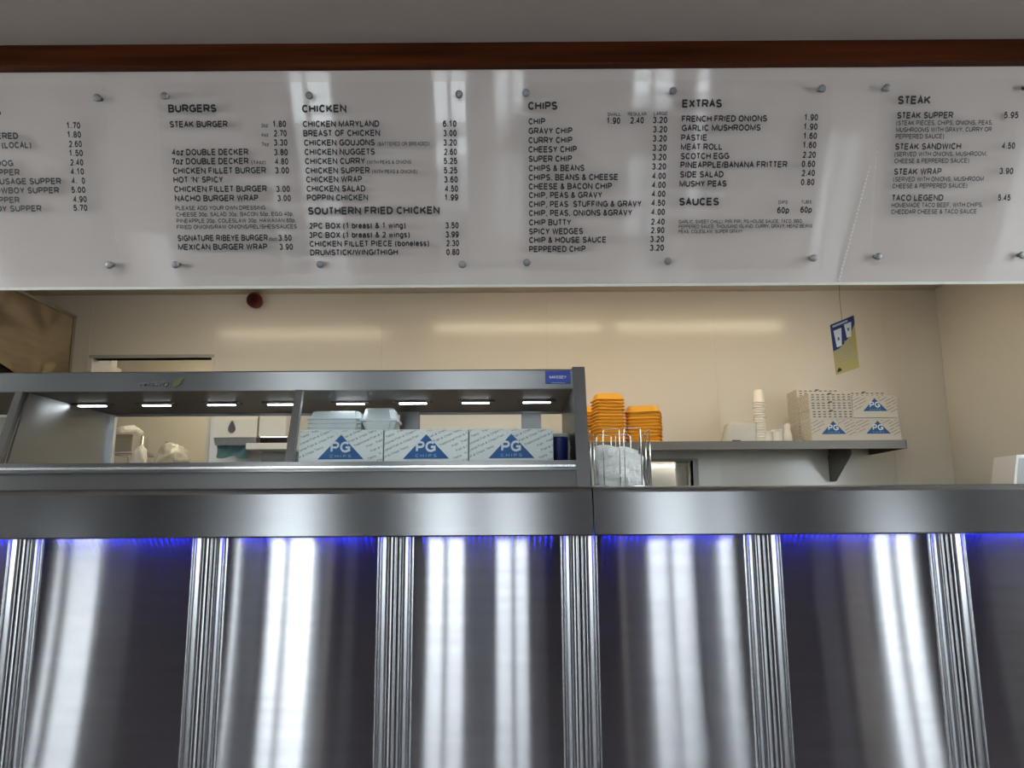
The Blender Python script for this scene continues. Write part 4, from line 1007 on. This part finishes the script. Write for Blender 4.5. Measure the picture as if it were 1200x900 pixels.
for u0, v0, v1, wd in ((0.10, 0.52, 0.86, 0.33), (0.55, 0.63, 0.90, 0.31)):
    cp = finish('cup_picture', sheet([(u0 + 0.06, v0), (u0 + wd - 0.06, v0), (u0 + wd, v1), (u0, v1)], 0.0012), M_logow, cardp)
    finish('cup_print', sheet([(u0 + wd * .38, v0 + .12), (u0 + wd * .62, v0 + .12), (u0 + wd * .62, v0 + .18), (u0 + wd * .38, v0 + .18)], 0.0018), M_cardgrey, cp)
bm = new(); rnd = random.Random(4)
for r_ in range(7):
    u = 0.10 + max(0, 0.38 - r_ * 0.13); v = 0.56 - r_ * 0.058
    while u < 0.9:
        l = rnd.uniform(0.10, 0.24)
        if u + l > 0.96: break
        a = [bm.verts.new(pp(x, y, 0.0012)) for x, y in ((u, v), (u + l, v), (u + l, v + 0.026), (u, v + 0.026))]; bm.faces.new(a); u += l + 0.04
finish('notice_text', bm, M_cardtan, cardp)
finish('notice_heading', sheet([(0.08, 0.925), (0.72, 0.925), (0.72, 0.965), (0.08, 0.965)], 0.0012), M_logopale, cardp)
finish('corner_mark', sheet([(0.04, 0.04), (0.26, 0.05), (0.22, 0.10), (0.12, 0.12)], 0.0012), M_print, cardp)
tp = pp(0.5, 1.0)
finish('hanging_cord', tube(new(), [tp, tp + Vector((-0.003, 0, 0.1)), Vector((at(983.3, 327, YP).x, YP, at(983.3, 327, YP).z)), Vector((at(981, 300, YP).x, YP, Z_KCEIL))], 0.0012, 6), M_string, po)

# ================================================================== FIRE SOUNDER
pa = at(296.5, 350.5, Y_BACK - 0.07)
al = thing('fire_sounder', 'round dark red fire alarm sounder high on the back wall', 'alarm', (pa.x, Y_BACK, pa.z))
Ry = Matrix.Rotation(PI / 2, 4, 'X')
def disc(prof): 
    bm = lathe(new(), prof, 28); bmesh.ops.transform(bm, matrix=Ry, verts=bm.verts); return bm
finish('sounder_base', disc([(0.040, 0.0005), (0.042, 0.03)]), M_red, al, world=False)
finish('sounder_dome', disc([(0.046, 0.03), (0.047, 0.055), (0.043, 0.066), (0.036, 0.071)]), M_red, al, smooth=False, world=False)
for r_ in (0.012, 0.022, 0.031):
    finish('grille_ring', disc([(r_, 0.0711), (r_, 0.0735), (r_ + 0.004, 0.0735), (r_ + 0.004, 0.0711)]), M_dred, al, world=False)

# ================================================================== EXTRACTION HOOD
YH = 4.3
ph_ = at(88, 373.5, YH); XH = ph_.x
ztop = ph_.z
zlow = at(86, 470, YH).z
k1 = atx(20, 438.5, XH); k2 = atx(-2, 424, XH)
hd = thing('extraction_hood', 'large stainless steel extraction hood at the upper left', 'extractor hood', (XH - 0.4, 3.6, zlow))
sl_ = (k2.z - k1.z) / (k2.y - k1.y)
ynear = 2.9
prof = [(YH, zlow), (YH, ztop), (ynear, ztop), (ynear, k1.z + sl_ * (ynear - k1.y)), (k1.y, k1.z), (k1.y + 0.12, k1.z - 0.06)]
finish('hood_side', prism_x(new(), prof, XH - 0.015, XH), M_hood, hd)
finish('hood_top', B((XL + 0.01, ynear, ztop), (XH + 0.008, YH + 0.008, ztop + 0.018), 0.003), M_shelf, hd)
finish('hood_back', B((XL + 0.01, YH - 0.015, zlow), (XH - 0.016, YH, ztop - 0.001)), M_hood, hd)
finish('hood_edge', B((XH - 0.004, YH - 0.012, zlow), (XH + 0.005, YH + 0.006, ztop)), M_shelf, hd)
finish('hood_dark_inside', B((XL + 0.01, ynear + 0.05, 1.85), (XH - 0.03, YH - 0.1, 1.95)), M_black, hd)  # black slab standing in for the shaded inside of the hood

# ================================================================== THROUGH THE GANTRY: DISPENSER, SHELF, RACK
YD = 4.45
dx0, dx1 = at(250, 500, YD).x, at(301, 500, YD).x
dz1 = at(275, 483.5, YD).z; dz0 = at(275, 521, YD).z; dzm = at(275, 512.5, YD).z
ds = thing('towel_dispenser', 'white paper towel dispenser with teardrop window on the back wall', 'dispenser', ((dx0 + dx1) / 2, 4.55, dz0))
finish('dispenser_cover', prism_x(new(), [(YD, dzm), (YD + 0.006, dz1 - 0.04), (YD + 0.03, dz1), (Y_BACK - 0.002, dz1), (Y_BACK - 0.002, dzm)], dx0, dx1), M_plastic, ds)
finish('dispenser_tray', prism_x(new(), [(YD + 0.004, dzm - 0.001), (YD + 0.03, dz0), (Y_BACK - 0.002, dz0), (Y_BACK - 0.002, dzm - 0.001)], dx0 + 0.004, dx1 - 0.004), M_grey, ds)
bm = new(); cc = at(271.5, 502, YD - 0.002); n = 24; pts = []
for k in range(n):
    a = 2 * PI * k / n
    r = 0.021; zz_ = math.cos(a); xx_ = math.sin(a) * (1 - 0.55 * max(0, zz_)) 
    pts.append((cc.x + r * xx_, cc.z + (0.046 if zz_ > 0 else 0.028) * zz_))
lo = [bm.verts.new((x, YD - 0.003, z)) for x, z in pts]; hi = [bm.verts.new((x, YD + 0.006, z)) for x, z in pts]
bm.faces.new(lo)
for k in range(n): bm.faces.new((lo[k], lo[(k + 1) % n], hi[(k + 1) % n], hi[k]))
finish('teardrop_window', bm, M_smoke, ds)
bm = new(); nx, nz = 10, 6; g = []
px0, px1 = at(253, 530, YD + 0.06).x, at(289, 530, YD + 0.06).x; pz1 = dz0 + 0.004; pz0 = at(270, 536, YD + 0.06).z
for j in range(nz + 1):
    g.append([bm.verts.new((px0 + (px1 - px0) * i / nx + 0.006 * j / nz, YD + 0.07 + 0.012 * math.sin(i * 1.1 + j * 0.5) - 0.02 * j / nz, pz1 + (pz0 - pz1) * j / nz * (1 + 0.12 * math.sin(i * 0.9)))) for i in range(nx + 1)])
for j in range(nz):
    for i in range(nx): bm.faces.new((g[j][i], g[j][i + 1], g[j + 1][i + 1], g[j + 1][i]))
po2 = finish('paper_towel', bm, M_paper, ds, smooth=True)
YS2 = 4.36
k0, k1_ = at(288, 522, YS2).x, at(345, 522, YS2).x; kz1 = at(310, 519, YS2).z; kz0 = at(310, 526.5, YS2).z
ss = thing('small_shelf', 'short pale wall shelf right of the towel dispenser', 'shelf', ((k0 + k1_) / 2, 4.5, kz0))
finish('shelf_board', B((k0, YS2, kz0), (k1_, YS2 + 0.085, kz1), 0.002), M_plastic, ss)
finish('shelf_board_rear', B((dx1 + 0.004, YS2 + 0.085, kz0), (k1_, Y_BACK - 0.002, kz1), 0.002), M_plastic, ss)
finish('shelf_support', B((dx1 + 0.01, Y_BACK - 0.12, kz0 - 0.14), (k1_ - 0.01, Y_BACK - 0.002, kz0 - 0.001)), M_shelf, ss)
tz = at(318, 510.5, 4.42).z
stt = finish('steel_tin', B((at(303, 515, 4.44).x, 4.455, kz1 + 0.001), (at(336, 515, 4.44).x, 4.6, tz), 0.006, 2), M_chrome)
tag(stt, 'shiny steel tin on the short shelf by the towel dispenser', 'tin')
wbx = thing('white_carton', 'plain white carton on top of the steel tin', 'box', (at(319, 500, 4.45).x, 4.53, tz + 0.001))
wz = at(318, 484, 4.45).z - tz
hw = (at(336, 500, 4.45).x - at(304, 500, 4.45).x) / 2
finish('carton_body', B((-hw, -0.075, 0), (hw, 0.075, wz), 0.003), M_plastic, wbx, world=False)
finish('carton_flap', B((-hw + 0.004, -0.0775, wz * 0.55), (hw - 0.004, -0.0752, wz - 0.006)), M_plastic, wbx, world=False)
# socket plate on the reveal
sp_ = thing('wall_socket', 'small white socket plate beside the doorway', 'socket', (xd0 + 0.013, 4.85, at(121, 540, 4.85).z))
z_ = at(121, 540, 4.85).z
finish('socket_plate', B((xd0 + 0.0125, 4.72, z_ - 0.045), (xd0 + 0.020, 4.86, z_ + 0.035), 0.003), M_plastic, sp_)
finish('switch_rocker', B((xd0 + 0.020, 4.765, z_ + 0.005), (xd0 + 0.023, 4.79, z_ + 0.025), 0.001), M_grey, sp_)
# storage rack in the back room
YRk = 5.6
rx0, rx1 = at(120, 530, YRk).x, at(166, 530, YRk).x
rz = at(150, 530, YRk).z; rzt = at(166, 511, YRk).z
rk = thing('wire_rack', 'wire storage rack in the room behind the doorway', 'rack', ((rx0 + rx1) / 2, 5.8, 0))
for x in (rx0, rx1):
    for y in (YRk, YRk + 0.4): finish('rack_post', lathe(new(), [(0.012, 0.0), (0.012, rzt)], 10, True, Matrix.Translation((x, y, 0))), M_edge, rk, smooth=True)
for zz_ in (rz, rz - 0.45):
    bm = new(); tube(bm, [(rx0, YRk, zz_), (rx1, YRk, zz_), (rx1, YRk + 0.4, zz_), (rx0, YRk + 0.4, zz_), (rx0, YRk + 0.002, zz_)], 0.007, 6)
    tube(bm, [(rx0, YRk, zz_ - 0.03), (rx1, YRk, zz_ - 0.03)], 0.005, 6)
    for k in range(1, 12):
        x = rx0 + (rx1 - rx0) * k / 12; tube(bm, [(x, YRk, zz_), (x, YRk + 0.4, zz_)], 0.003, 5)
    finish('wire_shelf', bm, M_edge, rk, smooth=True)
def lump(name, c, r, seed, m, label, cat, group=None):
    bm = new(); bmesh.ops.create_icosphere(bm, subdivisions=4, radius=1.0); rnd = random.Random(seed)
    K = [(Vector((rnd.uniform(-1, 1), rnd.uniform(-1, 1), rnd.uniform(-1, 1))).normalized(), rnd.uniform(3, 9), rnd.uniform(0, 6)) for _ in range(9)]
    for v in bm.verts:
        n_ = v.co.normalized(); d = sum(math.sin(k.dot(n_) * f + p) for k, f, p in K) / 9
        s = 1 + 0.30 * d + 0.20 * (nz_.turbulence(n_ * 2.6 + Vector((seed, 0, 0)), 4, True) - 0.5)
        z_ = max(-0.62, n_.z * s)
        v.co = Vector((n_.x * s * r[0], n_.y * s * r[1], (z_ + 0.62) * r[2]))
    o = finish(name, bm, m, smooth=True); o.location = c
    return tag(o, label, cat, group)
p = at(152, 530, 5.75)
bxr = thing('cardboard_box', 'greyish carton on the wire rack in the back room', 'box', (p.x, 5.78, rz + 0.008))
h_ = at(152, 511, 5.7).z - rz
finish('carton_body', B((-0.13, -0.12, 0), (0.06, 0.12, h_), 0.004), M_grey, bxr, world=False)
finish('carton_flap', B((-0.13, -0.125, h_ - 0.03), (0.06, -0.121, h_)), M_cardtan, bxr, world=False)
lump('plastic_bag', (p.x - 0.05, 5.80, rz + h_ + 0.010), (0.10, 0.09, 0.05), 3, M_bag, 'white plastic bag slumped on the carton in the back room', 'bag')
p = at(188, 560, 5.5)
stn = finish('side_table', B((rx1 + 0.02, 5.32, 0), (p.x + 0.25, 5.85, at(188, 558, 5.35).z), 0.01), M_shelf)
tag(stn, 'grey work unit under the clear bag in the back room', 'unit')
lump('plastic_bag', (p.x + 0.03, 5.60, at(188, 558, 5.35).z + 0.002), (0.125, 0.12, 0.15), 11, M_film, 'big crumpled clear bag of packaging behind the gantry glass', 'bag')
p2 = at(167, 560, 5.5)
lump('plastic_bag', (rx1 + 0.075, 5.42, at(188, 558, 5.35).z + 0.002), (0.05, 0.05, 0.14), 21, M_bag, 'smaller white bag left of the clear bag in the back room', 'bag')

# ================================================================== VAN OUTSIDE (mirrored in the gloss fascia)
vn = thing('parked_van', 'white van parked outside the shopfront', 'van', (0.9, -5.0, -0.12))
bm = new()
prof = [(-2.2, 0.30), (-2.2, 1.10), (-1.5, 1.25), (-0.85, 1.95), (2.2, 2.0), (2.3, 1.2), (2.3, 0.30)]
a = [bm.verts.new((x, -0.9, z)) for x, z in prof]; b = [bm.verts.new((x, 0.9, z)) for x, z in prof]
bm.faces.new(a); bm.faces.new(b[::-1])
for k in range(len(prof)): bm.faces.new((a[k], b[k], b[(k + 1) % len(prof)], a[(k + 1) % len(prof)]))
bmesh.ops.recalc_face_normals(bm, faces=bm.faces); bmesh.ops.bevel(bm, geom=list(bm.edges), offset=0.08, segments=3, affect='EDGES')
finish('van_body', bm, M_van, vn, smooth=False, world=False)
bm = new()
wp = [(-1.25, 1.28), (-0.78, 1.80), (-0.1, 1.82), (-0.1, 1.28)]
bm.faces.new([bm.verts.new((x, 0.905, z)) for x, z in wp]); finish('side_window', bm, M_vanglass, vn, world=False)
bm = new(); bm.faces.new([bm.verts.new((x, 0.905, z)) for x, z in ((0.05, 1.28), (0.05, 1.82), (1.2, 1.82), (1.2, 1.28))]); finish('side_window', bm, M_vanglass, vn, world=False)
for x in (-1.45, 1.5):
    for y in (-0.86, 0.86):
        finish('wheel', lathe(new(), [(0.18, -0.1), (0.32, -0.1), (0.34, -0.06), (0.34, 0.06), (0.32, 0.1), (0.18, 0.1)], 24, True, Matrix.Translation((x, y, 0.34)) @ Matrix.Rotation(PI / 2, 4, 'X')), M_tyre, vn, world=False)
